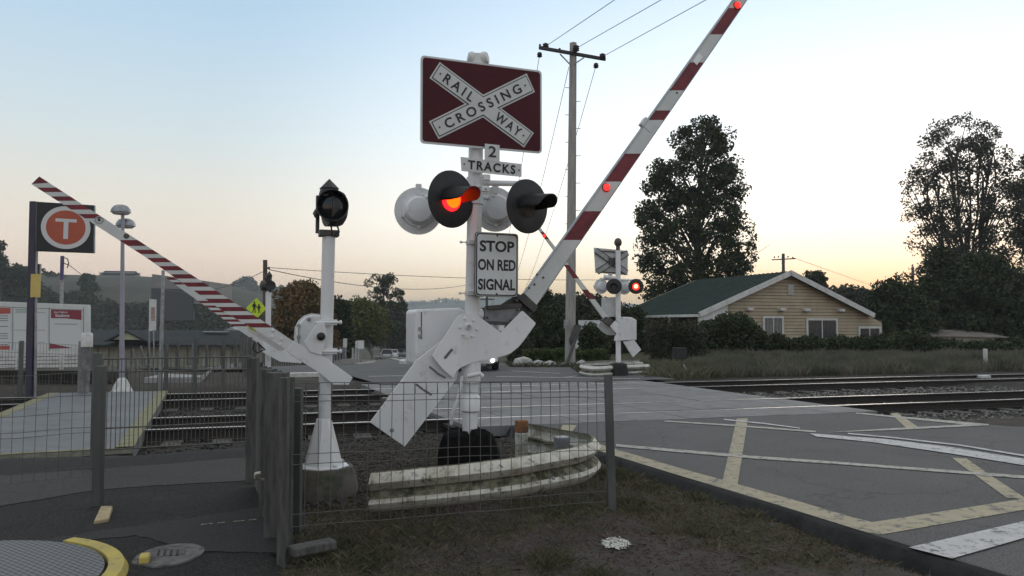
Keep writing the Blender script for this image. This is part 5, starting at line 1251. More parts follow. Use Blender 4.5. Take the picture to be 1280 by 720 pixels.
def tree(name, label, prof, D, nclump, crad, nleaf, lsize, mat, cat='tree', group=None, base=None, trunk_r=.25, limbs=40, seed=1, gap=.0, depth=.8, trunk_mat=None, multi=1, flat=.8, stem_to=1.0, base_px=None, shell=.5):
    """prof: rows (py, px_left, px_right) of the crown outline as seen at distance D"""
    rd = random.Random(seed); ys_ = [r[0] for r in prof]; ytop, ybot = min(ys_), max(ys_)
    cx = sum((r[1] + r[2]) / 2 for r in prof) / len(prof)
    bx_ = base_px if base_px is not None else cx
    b = P(bx_, 500, D); b.z = gz(b.x, b.y) if D < 120 else float(base_h(b.x, b.y)) - .06 - .0006 * b.y
    t = thing(name, b, label, cat, group)
    def row(py):
        for (y0, l0, r0), (y1, l1, r1) in zip(prof[:-1], prof[1:]):
            if y0 <= py <= y1: u = (py - y0) / (y1 - y0 + 1e-9); return l0 + (l1 - l0) * u, r0 + (r1 - r0) * u
        return prof[-1][1], prof[-1][2]
    mpp = D / F; cents = []; rads = []; tries = 0
    hwmax = max((r[2] - r[1]) / 2 for r in prof)
    while len(cents) < nclump and tries < nclump * 60:
        tries += 1
        py = rd.uniform(ytop, ybot); l, r = row(py); hw = (r - l) / 2
        if rd.random() > (hw / hwmax) ** 1.0 + .05: continue
        a = rd.uniform(0, 2 * math.pi); q = rd.random() ** shell
        edge = max(0, hw * mpp - crad * .4)
        ox = math.cos(a) * q * edge; oy = math.sin(a) * q * edge * depth
        c = P((l + r) / 2, py, D) + V((ox, oy, 0))
        if gap and mnoise.noise(c * (.9 / crad * .6) + V((seed, 0, 0))) < gap - .5: continue
        cents.append(c); rads.append(crad * rd.uniform(.6, 1.25))
    v = leaves([tuple(c) for c in cents], np.array(rads), nleaf, lsize, seed, flat)
    crown_obj('crown', v, mat, t)
    tr = MB(); topc = P((row(ytop + 2)[0] + row(ytop + 2)[1]) / 2, ytop + (ybot - ytop) * (1 - stem_to) + 3, D)
    stems = []
    for k in range(multi):
        if multi > 1:
            pyk = ytop + (ybot - ytop) * rd.uniform(.05, .35); l, r = row(pyk); tp = P(l + (r - l) * (k + .5) / multi, pyk, D + rd.uniform(-1, 1) * 1.5)
        else: tp = topc
        pts = []; m_ = 7
        for i in range(m_ + 1):
            u = i / m_; p = b.lerp(tp, u); spread = (u ** 1.3 - u) if multi > 1 else 0
            p = p + V(((tp.x - b.x) * spread, (tp.y - b.y) * spread, 0)) + V((rd.uniform(-1, 1), rd.uniform(-1, 1), 0)) * (.02 * (tp.z - b.z) * u * (1 - u) * 3); pts.append(p)
        tr.tube(pts, [trunk_r * (1 - .88 * i / m_) / (1 if multi == 1 else 1.8) for i in range(m_ + 1)], 7); stems.append(pts)
    for c in rd.sample(cents, min(limbs, len(cents))):
        pts = min(stems, key=lambda s: min((p - c).xy.length for p in s[2:])); hd = (V((c.x, c.y, 0)) - V((b.x, b.y, 0))).length
        zt = max(b.z + (c.z - b.z) * .35, c.z - .9 * hd - 1.0)
        p0 = None
        for p, q in zip(pts[:-1], pts[1:]):
            if p.z <= zt <= q.z: p0 = p.lerp(q, (zt - p.z) / (q.z - p.z + 1e-6))
        if p0 is None: p0 = pts[len(pts) // 2]
        mid = p0.lerp(c, .5) + V((rd.uniform(-.1, .1), rd.uniform(-.1, .1), .12)) * (c - p0).length
        r0 = trunk_r * .26; tr.tube([p0, mid, c], [r0, r0 * .6, r0 * .22], 5, caps=False)
    tr.build('trunk', trunk_mat or bark, t, smooth=60)
    return t
lm_dark = leaf_mat('foliage_dark', (.028, .04, .017), (.042, .055, .022))
lm_olive = leaf_mat('foliage_olive', (.085, .1, .03), (.12, .115, .04))
lm_brown = leaf_mat('foliage_autumn', (.15, .09, .04), (.1, .08, .03))
lm_grey = leaf_mat('foliage_grey', (.04, .045, .03), (.055, .055, .038))
lm_red = leaf_mat('foliage_reddish', (.04, .028, .024), (.03, .026, .018))
lm_hedge = leaf_mat('foliage_hedge', (.05, .075, .022), (.065, .08, .026))

tree('broadleaf_tree', 'large dark broadleaf tree towering behind the far signal and the green roof', [(151, 868, 892), (160, 848, 906), (180, 832, 918), (200, 814, 926), (225, 802, 933), (250, 798, 940), (285, 790, 947), (310, 786, 952), (335, 792, 948), (360, 800, 946), (395, 810, 935)], 66, 460, .8, 92, .17, lm_dark, seed=3, gap=.42, trunk_r=.4, limbs=120, shell=.36, group=None)
tree('gum_tree', 'tall sparse gum tree with many upright stems at the right edge of the view', [(150, 1165, 1240), (165, 1158, 1250), (200, 1142, 1262), (235, 1132, 1278), (280, 1130, 1290), (320, 1140, 1300), (360, 1150, 1300), (390, 1165, 1290)], 80, 560, .85, 55, .17, lm_grey, seed=5, gap=.46, trunk_r=.42, limbs=130, multi=8, shell=.45, base_px=1212)
tree('gum_tree', 'second sparse gum tree, partly cut off by the right edge of the view', [(200, 1268, 1300), (230, 1262, 1330), (290, 1255, 1350), (350, 1245, 1350), (390, 1250, 1350)], 74, 260, .95, 62, .17, lm_grey, seed=6, gap=.4, trunk_r=.3, limbs=50, multi=3)
tree('conifer', 'dense dark conifer at the foot of the tall gum tree, left side', [(312, 1168, 1185), (335, 1155, 1205), (360, 1142, 1225), (395, 1132, 1235), (425, 1130, 1240)], 62, 160, .9, 150, .17, lm_dark, seed=8, trunk_r=.3)
tree('bushy_tree', 'dense dark rounded tree at the foot of the tall gum tree, right side', [(322, 1215, 1245), (345, 1192, 1275), (375, 1180, 1300), (410, 1170, 1310), (430, 1170, 1310)], 58, 190, .9, 150, .16, lm_dark, seed=9, trunk_r=.3)
tree('bushy_tree', 'low dark bushy tree right of the cream house, nearest its roof', [(352, 1100, 1135), (372, 1088, 1165), (400, 1080, 1180), (430, 1085, 1180)], 56, 110, .8, 130, .16, lm_dark, seed=10, trunk_r=.2)
tree('bushy_tree', 'grey-green distant tree line lump just right of the house roof', [(362, 1050, 1095), (372, 1035, 1110), (395, 1030, 1120), (420, 1030, 1120)], 90, 110, 1.0, 110, .22, lm_grey, seed=12, trunk_r=.2)
tree('round_tree', 'small flat-topped tree showing above the right slope of the green roof', [(342.5, 1012, 1024), (347, 1006, 1033), (354, 1008, 1033), (362, 1010, 1030)], 88, 40, .7, 130, .2, lm_dark, seed=13, trunk_r=.2)
tree('conifer', 'dark pointed conifer behind the boom gate bracket', [(366, 674, 682), (380, 664, 696), (400, 655, 706), (425, 650, 712), (445, 650, 712)], 48, 130, .6, 150, .13, lm_dark, seed=14, trunk_r=.2, group=None)
tree('bushy_tree', 'dark bushy tree behind the tall power pole', [(373, 728, 752), (383, 712, 775), (405, 700, 790), (445, 700, 795)], 56, 150, .8, 140, .16, lm_grey, seed=15, trunk_r=.2)
tree('round_tree', 'small pale rounded tree right of the boom gate, behind the dark conifer', [(372, 694, 710), (380, 688, 720), (400, 686, 724), (430, 686, 724)], 75, 50, .8, 110, .2, lm_grey, seed=16, trunk_r=.2)
tree('bushy_tree', 'dark leafy tree filling the gap behind the far relay box', [(385, 740, 800), (400, 738, 812), (430, 738, 815), (455, 740, 815)], 44, 130, .6, 140, .12, lm_dark, seed=17, trunk_r=.2)
# centre
tree('open_tree', 'tall open-crowned tree with clumps of leaves above the street', [(343, 468, 490), (352, 458, 500), (370, 448, 509), (388, 450, 512), (405, 458, 508), (425, 462, 500)], 140, 75, 1.0, 105, .24, lm_dark, seed=20, gap=.52, trunk_r=.4, limbs=60, shell=.6)
tree('street_tree', 'green leafy street tree with a pale crooked trunk beside the parked cars', [(378, 436, 462), (386, 428, 478), (400, 424, 487), (418, 424, 488), (428, 430, 472)], 78, 130, .85, 150, .16, lm_olive, seed=21, trunk_r=.2, trunk_mat=bark_pale, base_px=467)
tree('autumn_tree', 'brown autumn tree between the two pedestrian gate masts', [(358, 368, 392), (366, 350, 402), (380, 343, 415), (410, 342, 425), (440, 346, 425)], 62, 170, .85, 140, .17, lm_brown, seed=22, trunk_r=.25)
tree('dark_tree', 'narrow dark tree just right of the near pedestrian gate mast', [(370, 418, 430), (380, 412, 436), (410, 410, 440), (445, 412, 440)], 66, 80, .7, 130, .17, lm_dark, seed=23, trunk_r=.2)
tree('dark_tree', 'dark reddish tree mass lining the far street beside the motor cabinet', [(392, 488, 508), (402, 482, 514), (420, 478, 517), (434, 482, 512)], 165, 120, 1.3, 110, .34, lm_red, seed=24, trunk_r=.25)
tree('dark_tree', 'dark tree behind the green street tree', [(392, 465, 495), (405, 455, 505), (430, 455, 500)], 150, 90, 1.1, 120, .25, lm_dark, seed=25, trunk_r=.25)
tree('bushy_tree', 'low dark trees left of the autumn tree at the street corner', [(402, 395, 440), (415, 388, 445), (440, 388, 448)], 84, 80, 1.0, 120, .22, lm_dark, seed=26, trunk_r=.2)
# hedges and shrubs
def hedge(name, label, pix_top, ybot, D0, D1, depth, n, lsize, mat, cat='hedge', group=None, rough=.1, seed=1):
    """pix_top: (px, py) outline of the top; foliage fills down to the ground"""
    rg = random.Random(seed); x0, x1 = pix_top[0][0], pix_top[-1][0]; cen = []; 
    b = P((x0 + x1) / 2, 500, (D0 + D1) / 2); b.z = gz(b.x, b.y); t = thing(name, b, label, cat, group)
    for _ in range(n):
        u = rg.random(); px = x0 + (x1 - x0) * u; D = D0 + (D1 - D0) * u + rg.uniform(0, depth)
        py = clip_line([(q[1], q[0]) for q in pix_top], px)
        g0 = gz(P(px, 500, D).x, D); zt = P(px, py, D0 + (D1 - D0) * u).z - rough * .6 + rough * mnoise.noise(V((px * .05, seed, 0)))
        z = g0 + (zt - g0) * (rg.random() ** .7); p = P(px, 400, D); cen.append((p.x, D, z))
    v = leaves(cen, rough, 14, lsize, seed); crown_obj('foliage', v, mat, t)
    st = MB()
    for k in range(7): px = x0 + (x1 - x0) * (k + .5) / 7; D = D0 + (D1 - D0) * (k + .5) / 7 + depth / 2; p = P(px, 500, D); g0 = gz(p.x, D); st.tube([V((p.x, D, g0)), V((p.x + .1, D, g0 + .5))], .03, 5)
    st.build('stems', bark, t); return t
hedge('clipped_hedge', 'clipped green hedge above the white stones beside the power pole', [(655, 437), (700, 436), (756, 438)], 458, 28.5, 28.5, 1.0, 1500, .05, lm_hedge, rough=.1, seed=31)
hedge('shrub', 'large dark shrub against the left corner of the cream house', [(868, 420), (880, 402), (900, 394), (925, 392), (940, 402), (955, 415)], 445, 34, 36, 1.6, 1900, .09, lm_dark, 'shrub', 'shrubs in front of the house', .32, 32)
hedge('shrub', 'long dark hedge-like shrubs below the windows of the cream house', [(950, 424), (970, 420), (1000, 424), (1030, 421), (1060, 424), (1095, 420), (1110, 418)], 445, 36.5, 40, 1.6, 2600, .09, lm_dark, 'shrub', 'shrubs in front of the house', .3, 33)
hedge('shrub', 'tangled dark shrubs right of the cream house, ending at the pale shed', [(1105, 420), (1140, 414), (1160, 422), (1185, 428)], 445, 39, 41, 2, 1700, .1, lm_dark, 'shrub', 'shrubs in front of the house', .35, 34)
hedge('shrub', 'long dark shrub bank along the right edge behind the tall grass', [(1180, 430), (1230, 428), (1300, 425), (1400, 424)], 445, 39, 43, 2, 2600, .11, lm_dark, 'shrub', 'shrubs in front of the house', .35, 35)
hedge('climbing_bush', 'tangled brown-green climbing bush beside the far signal, under the verandah edge', [(812, 402), (830, 396), (850, 398), (868, 402), (880, 410)], 460, 30.5, 31.5, 1.4, 700, .06, leaf_mat('foliage_vine', (.035, .04, .018), (.045, .04, .025)), 'shrub', None, .3, 36)
hedge('shrub', 'thin scraggly shrub between the boom gate and the hedge', [(640, 432), (650, 420), (662, 428)], 448, 33, 33, 1, 500, .07, lm_grey, 'shrub', None, .3, 37)
hedge('shrub', 'dark leafy shrub over the small white shed behind the power pole', [(728, 408), (738, 402), (748, 410), (757, 425)], 445, 31.0, 31.0, 1, 600, .07, lm_dark, 'shrub', None, .25, 38)
# tall dry grass behind the far rail: countless blades
def blades(name, pts, h0, h1, w_, mat, seed=1, lean=.25, vary=0):
    rg = np.random.default_rng(seed); p = np.asarray(pts); n = len(p); h = rg.uniform(h0, h1, (n, 1))
    if vary: h *= np.array([[1 + vary * (mnoise.noise(V((a[0] * .8, a[1] * .8, 1))) + .6 * mnoise.noise(V((a[0] * 2.6, a[1] * 2.6, 2))))] for a in pts])
    a = rg.uniform(0, 6.28, n); d = np.stack([np.cos(a), np.sin(a), np.zeros(n)], 1) * w_
    l = rg.normal(size=(n, 3)) * lean * h; l[:, 2] = 0; up = np.zeros((n, 3)); up[:, 2] = h[:, 0]
    v = np.stack([p - d, p + d, p + up * .6 + l * .4 + d * .6, p + up + l], 1).reshape(-1, 3)
    return fast_mesh(name, v, np.arange(n * 4, dtype=np.int32), 4, mat, kind='stuff')
gm_tall = M('dry_grass', (.12, .12, .085), (.19, .17, .135), scale=.9, rough=.9, c3=(.07, .08, .048), s3=.6, spec=.2)
pl = []
rg_ = random.Random(4)
while len(pl) < 95000:
    px = rg_.uniform(862, 1340); y = rg_.uniform(20.5, 36); x = (px - 640) / F * y; v_ = x * RN.x + y * RN.y
    if v_ < 19.5 or v_ > 31: continue
    if mnoise.noise(V((x * .5, y * .5, 0))) < -.35 and px < 880: continue
    if mnoise.noise(V((x * .35, y * .8, 7))) < -.12 and rg_.random() < .7: continue
    pl.append((x, y, gz(x, y) - .02 - .3 * max(0, mnoise.noise(V((x * .5, y * .9, 3))))))
g_ = blades('tall_grass', pl, .1, .46, .0032, gm_tall, 5, .22, vary=.5); g_['label'] = 'tall pale dry grass growing behind the far rail'
# short grass and weeds on the verge
gm_short = M('verge_grass', (.075, .08, .042), (.13, .115, .075), scale=3, rough=.9, c3=(.13, .11, .075), s3=9, spec=.2)
pl = []
SPX = on_ground(770, 681)
while len(pl) < 30000:
    x = rg_.uniform(-1.6, 3.2); y = rg_.uniform(3.8, 10.8); s = (x - kerbA.x) * (-kerb_t.y) + (y - kerbA.y) * kerb_t.x
    if s > -.1 or math.hypot(x - SPX.x, y - SPX.y) < .17: continue
    n_ = mnoise.noise(V((x, y, 3)) * 1.1) + .6 * mnoise.noise(V((x, y, 3)) * 3.7) + .4 * mnoise.noise(V((x, y, 3)) * 9)
    edge_bonus = .35 * math.exp(-((s + .45) / .5) ** 2) + (.25 if x < -.2 and y < 5.8 else 0)
    if n_ + edge_bonus < .12 + rg_.uniform(-.1, .25): continue
    if y < 4.9 and x > 1.2 and n_ < .4: continue
    pl.append((x, y, gz(x, y) - .003))
blades('grass', pl, .008, .034, .002, gm_short, 6, .9)
pl = []
for cx, cy, r, n in ((1.05, 7.6, .25, 700), (1.15, 6.9, .2, 300), (-1.15, 5.1, .28, 900), (-.6, 5.5, .5, 900), (.3, 5.9, .5, 600), (.25, 4.9, .12, 250), (1.6, 6.6, .12, 200), (1.5, 7.9, .14, 350), (.2, 5.0, .16, 300), (1.35, 5.6, .15, 250), (.5, 4.6, .14, 250), (1.9, 6.1, .1, 200), (1.0, 6.2, .2, 350), (-.9, 4.95, .2, 400)):
    for _ in range(n): x = rg_.gauss(cx, r * .5); y = rg_.gauss(cy, r * .5); pl.append((x, y, gz(x, y)))
blades('grass', pl, .02, .075, .0022, gm_short, 7, .7)
# dead leaves, twigs, grit on the dirt
pl = []
while len(pl) < 16000:
    x = rg_.uniform(-1.9, 3.4); y = rg_.uniform(3.9, 9.5); s = (x - kerbA.x) * (-kerb_t.y) + (y - kerbA.y) * kerb_t.x
    if s > -.1 or mnoise.noise(V((x, y, 0)) * 1.4) < -.1 + rg_.uniform(-.3, .1): continue
    pl.append((x, y, gz(x, y) + .002))
stones('leaf_litter', pl, .003, .013, M('litter', (.13, .09, .062), (.045, .032, .026), scale=60, rough=.9, c3=(.24, .2, .15), s3=90, lo3=.62, hi3=.68), seed=9)
fl_ = []
while len(fl_) < 2300:
    x = rg_.uniform(-2.0, 3.2); y = rg_.uniform(3.9, 9.0); s = (x - kerbA.x) * (-kerb_t.y) + (y - kerbA.y) * kerb_t.x
    if s > -.15 or mnoise.noise(V((x, y, 4)) * 1.1) < -.25 + rg_.uniform(-.1, .3): continue
    fl_.append((x, y, gz(x, y) + .012))
crown_obj('fallen_leaves', leaves(fl_, .01, 1, .014, 77, .25, 1.9), M('dead_leaf', (.12, .07, .045), (.06, .035, .03), scale=11, rough=.9, c3=(.26, .22, .16), s3=17, lo3=.6, hi3=.66), kind='stuff')
tw = []
for _ in range(900):
    x = rg_.uniform(-1.7, 2.6); y = rg_.uniform(3.9, 8.5); s = (x - kerbA.x) * (-kerb_t.y) + (y - kerbA.y) * kerb_t.x
    if s < -.2: tw.append((x, y, gz(x, y) + .006))
crown_obj('twigs', leaves(tw, .004, 1, .012, 78, .1, 9), M('twig', (.12, .1, .08), (.05, .04, .034), scale=11, rough=.9), kind='stuff')
# weeds beyond the tracks by the far signal and round the hedge
pl = []
while len(pl) < 12000:
    px = rg_.uniform(640, 830); y = rg_.uniform(23.2, 29) if px > 720 else rg_.uniform(26, 30); x = (px - 640) / F * y; pl.append((x, y, gz(x, y)))
blades('weeds', pl, .05, .3, .008, gm_short, 8, .5)
pl = []
for _ in range(5000): px = rg_.uniform(806, 905); y = rg_.uniform(20.3, 28); x = (px - 640) / F * y; pl.append((x, y, gz(x, y)))
blades('weeds', [p for p in pl if p[0] * RN.x + p[1] * RN.y > 19.3], .06, .38, .009, M('pale_weeds', (.11, .12, .06), (.17, .15, .1), scale=4, rough=.9), 9, .5)
# white painted stones under the hedge
wr = M('painted_stone', (.6, .6, .57), (.42, .42, .4), scale=4, rough=.8, c3=(.15, .15, .12), s3=6, lo3=.55, hi3=.65)
for k, (px, w_, h_) in enumerate(((655, .5, .42), (672, .32, .3), (687, .34, .3), (705, .36, .2), (727, .3, .28), (741, .28, .2))):
    D = 26.6; x = (px - 640) / F * D; g0 = gz(x, D); lab = ['leftmost and biggest white painted stone under the hedge', 'second white painted stone from the left under the hedge', 'third white painted stone from the left under the hedge', 'white painted stone just left of the power pole foot', 'white painted stone just right of the power pole foot', 'rightmost small white painted stone under the hedge'][k]
    tag(MB().rock((x, D, g0 + h_ * .3), w_ * .75, sc=(1.1, .7, h_ / w_), seed=k).build('painted_stone', wr, smooth=50), lab, 'stone', 'white stones edging the hedge')

# ================================================================ the cream house
ph = P(990, 338, 42.0); hN = N; 
t = thing('weatherboard_house', (P(990, 338, 42).x, 43, 0), 'cream weatherboard house with a green gable roof behind dark shrubs', 'house')
def H(px, py, off=0): return S(px, py, ph, N) - N * off
apex = H(989, 339); eL = H(874, 391.5); eR = H(1094, 393); g0 = -.2
depthH = 9.0
wall_m = M('weatherboard', (.42, .34, .235), (.36, .29, .2), scale=1.2, rough=.7)
def weather(nm, parent, poly, nrm, mat):
    """horizontal lapped boards clipped to a convex/gable outline in the wall plane"""
    zs = [p.z for p in poly]; z = min(zs); zt = max(zs); mb = MB(); hdir = V((-nrm.y, nrm.x, 0)).normalized(); o = poly[0]
    def span(zz):
        xs = []
        for a, b in zip(poly, poly[1:] + poly[:1]):
            if (a.z - zz) * (b.z - zz) <= 0 and abs(a.z - b.z) > 1e-6: u = (zz - a.z) / (b.z - a.z); xs.append((a.lerp(b, u) - o).dot(hdir))
        return (min(xs), max(xs)) if len(xs) >= 2 else None
    while z < zt - .02:
        z2 = min(z + .16, zt - .001); s1, s2 = span(z + .001), span(z2)
        if s1 and s2:
            def pt(h, zz, out): q = o + hdir * h + nrm * out; return V((q.x, q.y, zz))
            mb.add([pt(s1[0], z, .03), pt(s1[1], z, .03), pt(s2[1], z2, .004), pt(s2[0], z2, .004), pt(s1[0], z, 0), pt(s1[1], z, 0)], [(0, 1, 2, 3), (4, 5, 1, 0)])
        z = z2 + .022
    return mb.build(nm, mat, parent)
wl0 = H(911, 393, .45); wr0 = H(1110, 400, .45); 
ap2 = H(989, 343, .45)
polyw = [V((wl0.x, wl0.y, g0)), V((wr0.x, wr0.y, g0)), V((wr0.x, wr0.y, 1.72)), ap2, V((wl0.x, wl0.y, 3.15 - .22))]
# make slopes follow the roof line
def roofz(p):     # height under the roof at a horizontal position along the gable
    s = (p - apex).dot(U); return apex.z - .1 - abs(s) * ((apex.z - eL.z) / (eL - apex).xy.length)
for i in (2, 4): polyw[i].z = roofz(polyw[i]) - .02
polyw[3].z = roofz(polyw[3]) - .02
weather('front_wall', t, polyw, N, wall_m)
MB().prism([p - N * .03 for p in polyw], -N * .1).build('wall_lining', M('lap_shadow_brown', (.08, .06, .04), rough=.9), t)  # dark brown backing paints the shadow lines between the boards
# left side wall under the verandah and far walls, verandah shade painted in
a = V((wl0.x, wl0.y, g0)); bk_ = -N * depthH
MB().prism([a, a + bk_, a + bk_ + Z * 2.6, a + Z * 2.6], U * .1).build('side_wall', M('side_wall_shaded', (.14, .11, .08), scale=2, rough=.8), t)
MB().prism([polyw[1], polyw[1] + bk_, polyw[1] + bk_ + Z * 1.9, polyw[1] + Z * 1.9], -U * .1).build('side_wall', MC['side_wall_shaded'], t)
# roof: two slopes with a hipped far left end
rb = -N * depthH; th = Z * -.1
up_ = (apex - eL).normalized()
rfm = chrome_roof
ridge_b = apex + rb; eLb = eL + rb
MB().prism([eL, apex, ridge_b, eLb + U * .0], th).build('roof', rfm, t)
MB().prism([apex, eR, eR + rb, ridge_b], th).build('roof', rfm, t)
back = MB().prism([eLb, ridge_b, eR + rb], -N * .05); back.build('rear_gable', wall_m, t)
ribs = MB()
for k in range(1, 24):
    a_ = eL + rb * (k / 24); ribs.box((a_ + apex + rb * (k / 24)) / 2 + Z * .012, ((apex - eL).length, .04, .05), ((apex - eL).normalized(), N, N.cross((apex - eL).normalized())))
ribs.build('roof_ribs', rfm, t)
MB().tube([H(912, 396, .4), H(912, 440, .4)], .04, 8).build('downpipe', MC['trim_white'] if 'trim_white' in MC else sign_white, t)
bg_ = MB(); dz = Z * .05
for A_, B_ in ((eL, apex), (apex, eR)):
    dd = (B_ - A_).normalized(); bn = N.cross(dd); bn = bn if bn.z > 0 else -bn
    bg_.prism([A_ + N * .02 + bn * .06, B_ + N * .02 + bn * .06, B_ + N * .02 - bn * .22, A_ + N * .02 - bn * .22], -N * .05)
bg_.build('bargeboard', M('trim_white', (.62, .61, .6), (.5, .49, .47), scale=3, rough=.6), t)
trim = MC['trim_white']
MB().box((eL + eLb) / 2 - Z * .12 - U * .05, (depthH, .12, .14), (N, U, Z)).build('gutter', trim, t)
MB().prism([H(874, 395, .1), H(911, 378, .1), H(911, 393, .1), H(897, 399, .1), H(876, 401, .1)], -N * .04).build('verandah_end_panel', trim, t)
MB().box(V((H(877, 400, .2).x, H(877, 400, .2).y, 1.0)), (.12, .12, 2.2), (U, N, Z)).build('verandah_post', trim, t)
for k in (1, 2, 3): p = H(877, 400, .2 + depthH * k / 3.2); MB().box(V((p.x, p.y, 1.0)), (.1, .1, 2.2), (U, N, Z)).build('verandah_post', trim, t)
def hwin(x0, y0, x1, y1, panes, curtain):
    p = ph - N * .385
    q = px_poly([(x0, y0), (x1, y0), (x1, y1), (x0, y1)], p, N); c = sum(q, V((0, 0, 0))) / 4; w_ = (q[1] - q[0]).length; zt, zb = c.z + (y1 - y0) / 2 * 42 / F, c.z - (y1 - y0) / 2 * 42 / F; h_ = zt - zb
    f = MB(); fw = .12
    for s in (-1, 1): f.box(c + U * (s * (w_ / 2 - fw / 2)), (fw, .07, h_), (U, N, Z)); f.box(c + Z * (s * (h_ / 2 - fw / 2)), (w_ - 2 * fw, .068, fw), (U, N, Z))
    for k in range(1, panes): f.box(c + U * (-w_ / 2 + w_ * k / panes), (.05, .05, h_ - 2 * fw), (U, N, Z))
    f.box(c - Z * (h_ / 2 + .03) + N * .03, (w_ + .1, .14, .05), (U, N, Z))
    fo = f.build('window', trim, t)
    MB().box(c - N * .024, (w_ - 2 * fw, .01, h_ - 2 * fw), (U, N, Z)).build('pane', glass_window, fo)
    cu = MB(); 
    for k in range(int(w_ / .1)):
        u = -w_ / 2 + .12 + k * .1
        if curtain and (u < w_ / 2 - .15): cu.box(c + U * u - N * .0165, (.05, .004, h_ - 2 * fw - .02), (U, N, Z))
    if curtain: cu.build('curtain', curtain, fo)
hwin(953.5, 395, 979.5, 421.5, 2, M('lace_curtain', (.3, .3, .29), (.2, .2, .19), scale=14, rough=.8)); hwin(1008, 397.5, 1047, 426, 2, M('dark_curtain', (.1, .09, .09), (.06, .055, .055), scale=9, rough=.8)); hwin(1073, 407.5, 1101, 427, 2, None)
for (x, y) in ((937, 386.5), (977.5, 387), (1008, 387.5), (1051, 388)):
    c = S(x, y, ph - N * .3, N); MB().box(c, (.4, .28, .16), (U, N, Z)).build('window_hood', trim, t, bevel=.03)
c = S(988.5, 363, ph - N * .41, N); v_ = MB().box(c + Z * .28, (.48, .08, .06), (U, N, Z)).box(c, (.34, .05, .5), (U, N, Z)).build('gable_vent', trim, t)
lv_ = MB()
for k in range(6): lv_.box(c + Z * (-.2 + k * .08) + N * .03, (.26, .02, .03), (U, N, Z))
lv_.build('louvre', M('louvre_grey', (.3, .3, .29), rough=.7), v_)
# stains streaking the boards under the roof edge stay as surface wear
# small white shed behind the power pole, pale shed roof at right
b = P(737, 430, 34); b.z = gz(b.x, b.y); t = thing('small_shed', b, 'small white shed with a grey roof partly hidden behind the power pole', 'shed')
MB().box(V((b.x, b.y, (b.z + 1.07) / 2)), (.9, 1.6, 1.07 - b.z), (U, N, Z)).build('wall', grimy_white, t); MB().prism([V((b.x - .5, b.y - .9, 1.07)), V((b.x + .5, b.y - .7, 1.07)), V((b.x + .5, b.y + .3, 1.6)), V((b.x - .5, b.y + .1, 1.6))], Z * .06).build('roof', galv, t)
b = P(1178, 430, 55); b.z = 0; t = thing('low_shed', b, 'low pale-walled shed half buried in the shrubs at right', 'shed')
MB().box(V((b.x + .5, b.y, .2)), (4.6, 3, .9)).build('wall', grimy_white, t); MB().prism([V((b.x - 2.5, b.y - 2, .62)), V((b.x + 3.6, b.y - 2, .5)), V((b.x + 3.6, b.y + 2, .95)), V((b.x - 2.5, b.y + 2, 1.1))], Z * .06).build('roof', M('rusty_roof', (.2, .17, .15), (.12, .1, .09), scale=3, rough=.8), t)
b = P(1265, 425, 70); b.z = 0; t = thing('low_shed', b, 'long brown low roof seen between the shrubs at the right edge', 'shed')
MB().box(V((b.x + 3, b.y, .0)), (12, 4, .8)).build('wall', old_timber, t); MB().prism([V((b.x - 3.5, b.y - 2.5, .2)), V((b.x + 9, b.y - 2.5, .35)), V((b.x + 9, b.y, 1.0)), V((b.x - 3.5, b.y, .6))], Z * .06).build('roof', MC['rusty_roof'], t)
# low building at left: slate roof with small gable, beige fence walls
b = P(215, 450, 60); b.z = float(base_h(b.x, b.y)); t = thing('low_building', b, 'long low building with a dark roof and small cream gablet at left', 'building')
slate = M('dark_roof', (.026, .03, .032), (.036, .04, .043), scale=2, rough=.85, spec=.2); beige = M('beige_wall', (.42, .39, .31), (.34, .31, .25), scale=2, rough=.8)
q0, q1, q2, q3 = P(90, 431, 58), P(330, 431, 60), P(312, 413, 66), P(105, 412, 64)
MB().prism([q0, q1, q2, q3], Z * -.15).build('roof', slate, t)
f_ = MB().prism([P(95, 432.5, 59), P(326, 432.5, 61), P(326, 458, 61), P(95, 458, 59)], V((0, .3, 0))).build('wall', beige, t)
wm_ = MB()
for x in range(108, 326, 14): c = P(x, 444, 58.8 + .0087 * (x - 95)); wm_.box(c, (.06, .1, 1.6))
wm_.build('wall_battens', M('batten_brown', (.16, .14, .11), rough=.8), t)
MB().prism([P(137, 424.5, 58.0), P(157, 415, 58.0), P(178, 424.5, 58.0)], V((0, 2.5, 0))).build('gablet', M('cream_paint', (.42, .42, .28), rough=.7), t)
MB().prism([P(128, 427, 57.8), P(157, 413.6, 57.8), P(157, 415, 57.8), P(134, 427, 57.8)], V((0, 2.6, 0))).prism([P(186, 427, 57.8), P(157, 413.6, 57.8), P(157, 415, 57.8), P(180, 427, 57.8)], V((0, 2.6, 0))).build('gablet_roof', slate, t)
MB().box(P(270, 414.6, 64), (2.0, .6, .06)).build('skylight', M('skylight_pale', (.35, .37, .38), rough=.4), t)
c = P(305, 427, 56); MB().lathe([(.2, 0), (.001, .5)], c - Z * .35, Z, 4).build('roof_finial', grimy_white, t)
# concrete structure on the hill slope and hilltop building
b = P(215, 372, 150); b.z = b.z - 6; t = thing('concrete_building', b, 'plain pale concrete block with a darker base on the slope behind the striped arm', 'building')
MB().prism([P(190, 342.5, 150), P(262, 352, 150), P(262, 380, 150), P(190, 380, 150)], V((0, 12, 0))).build('wall', M('hill_concrete', (.24, .235, .23), (.2, .195, .19), scale=.3, rough=.8), t)
MB().prism([P(189, 360, 149.6), P(241, 362, 149.6), P(241, 400, 149.6), P(189, 400, 149.6)], V((0, 1.0, 0))).build('base_wall', M('hill_dark_wall', (.07, .075, .08), rough=.8), t)
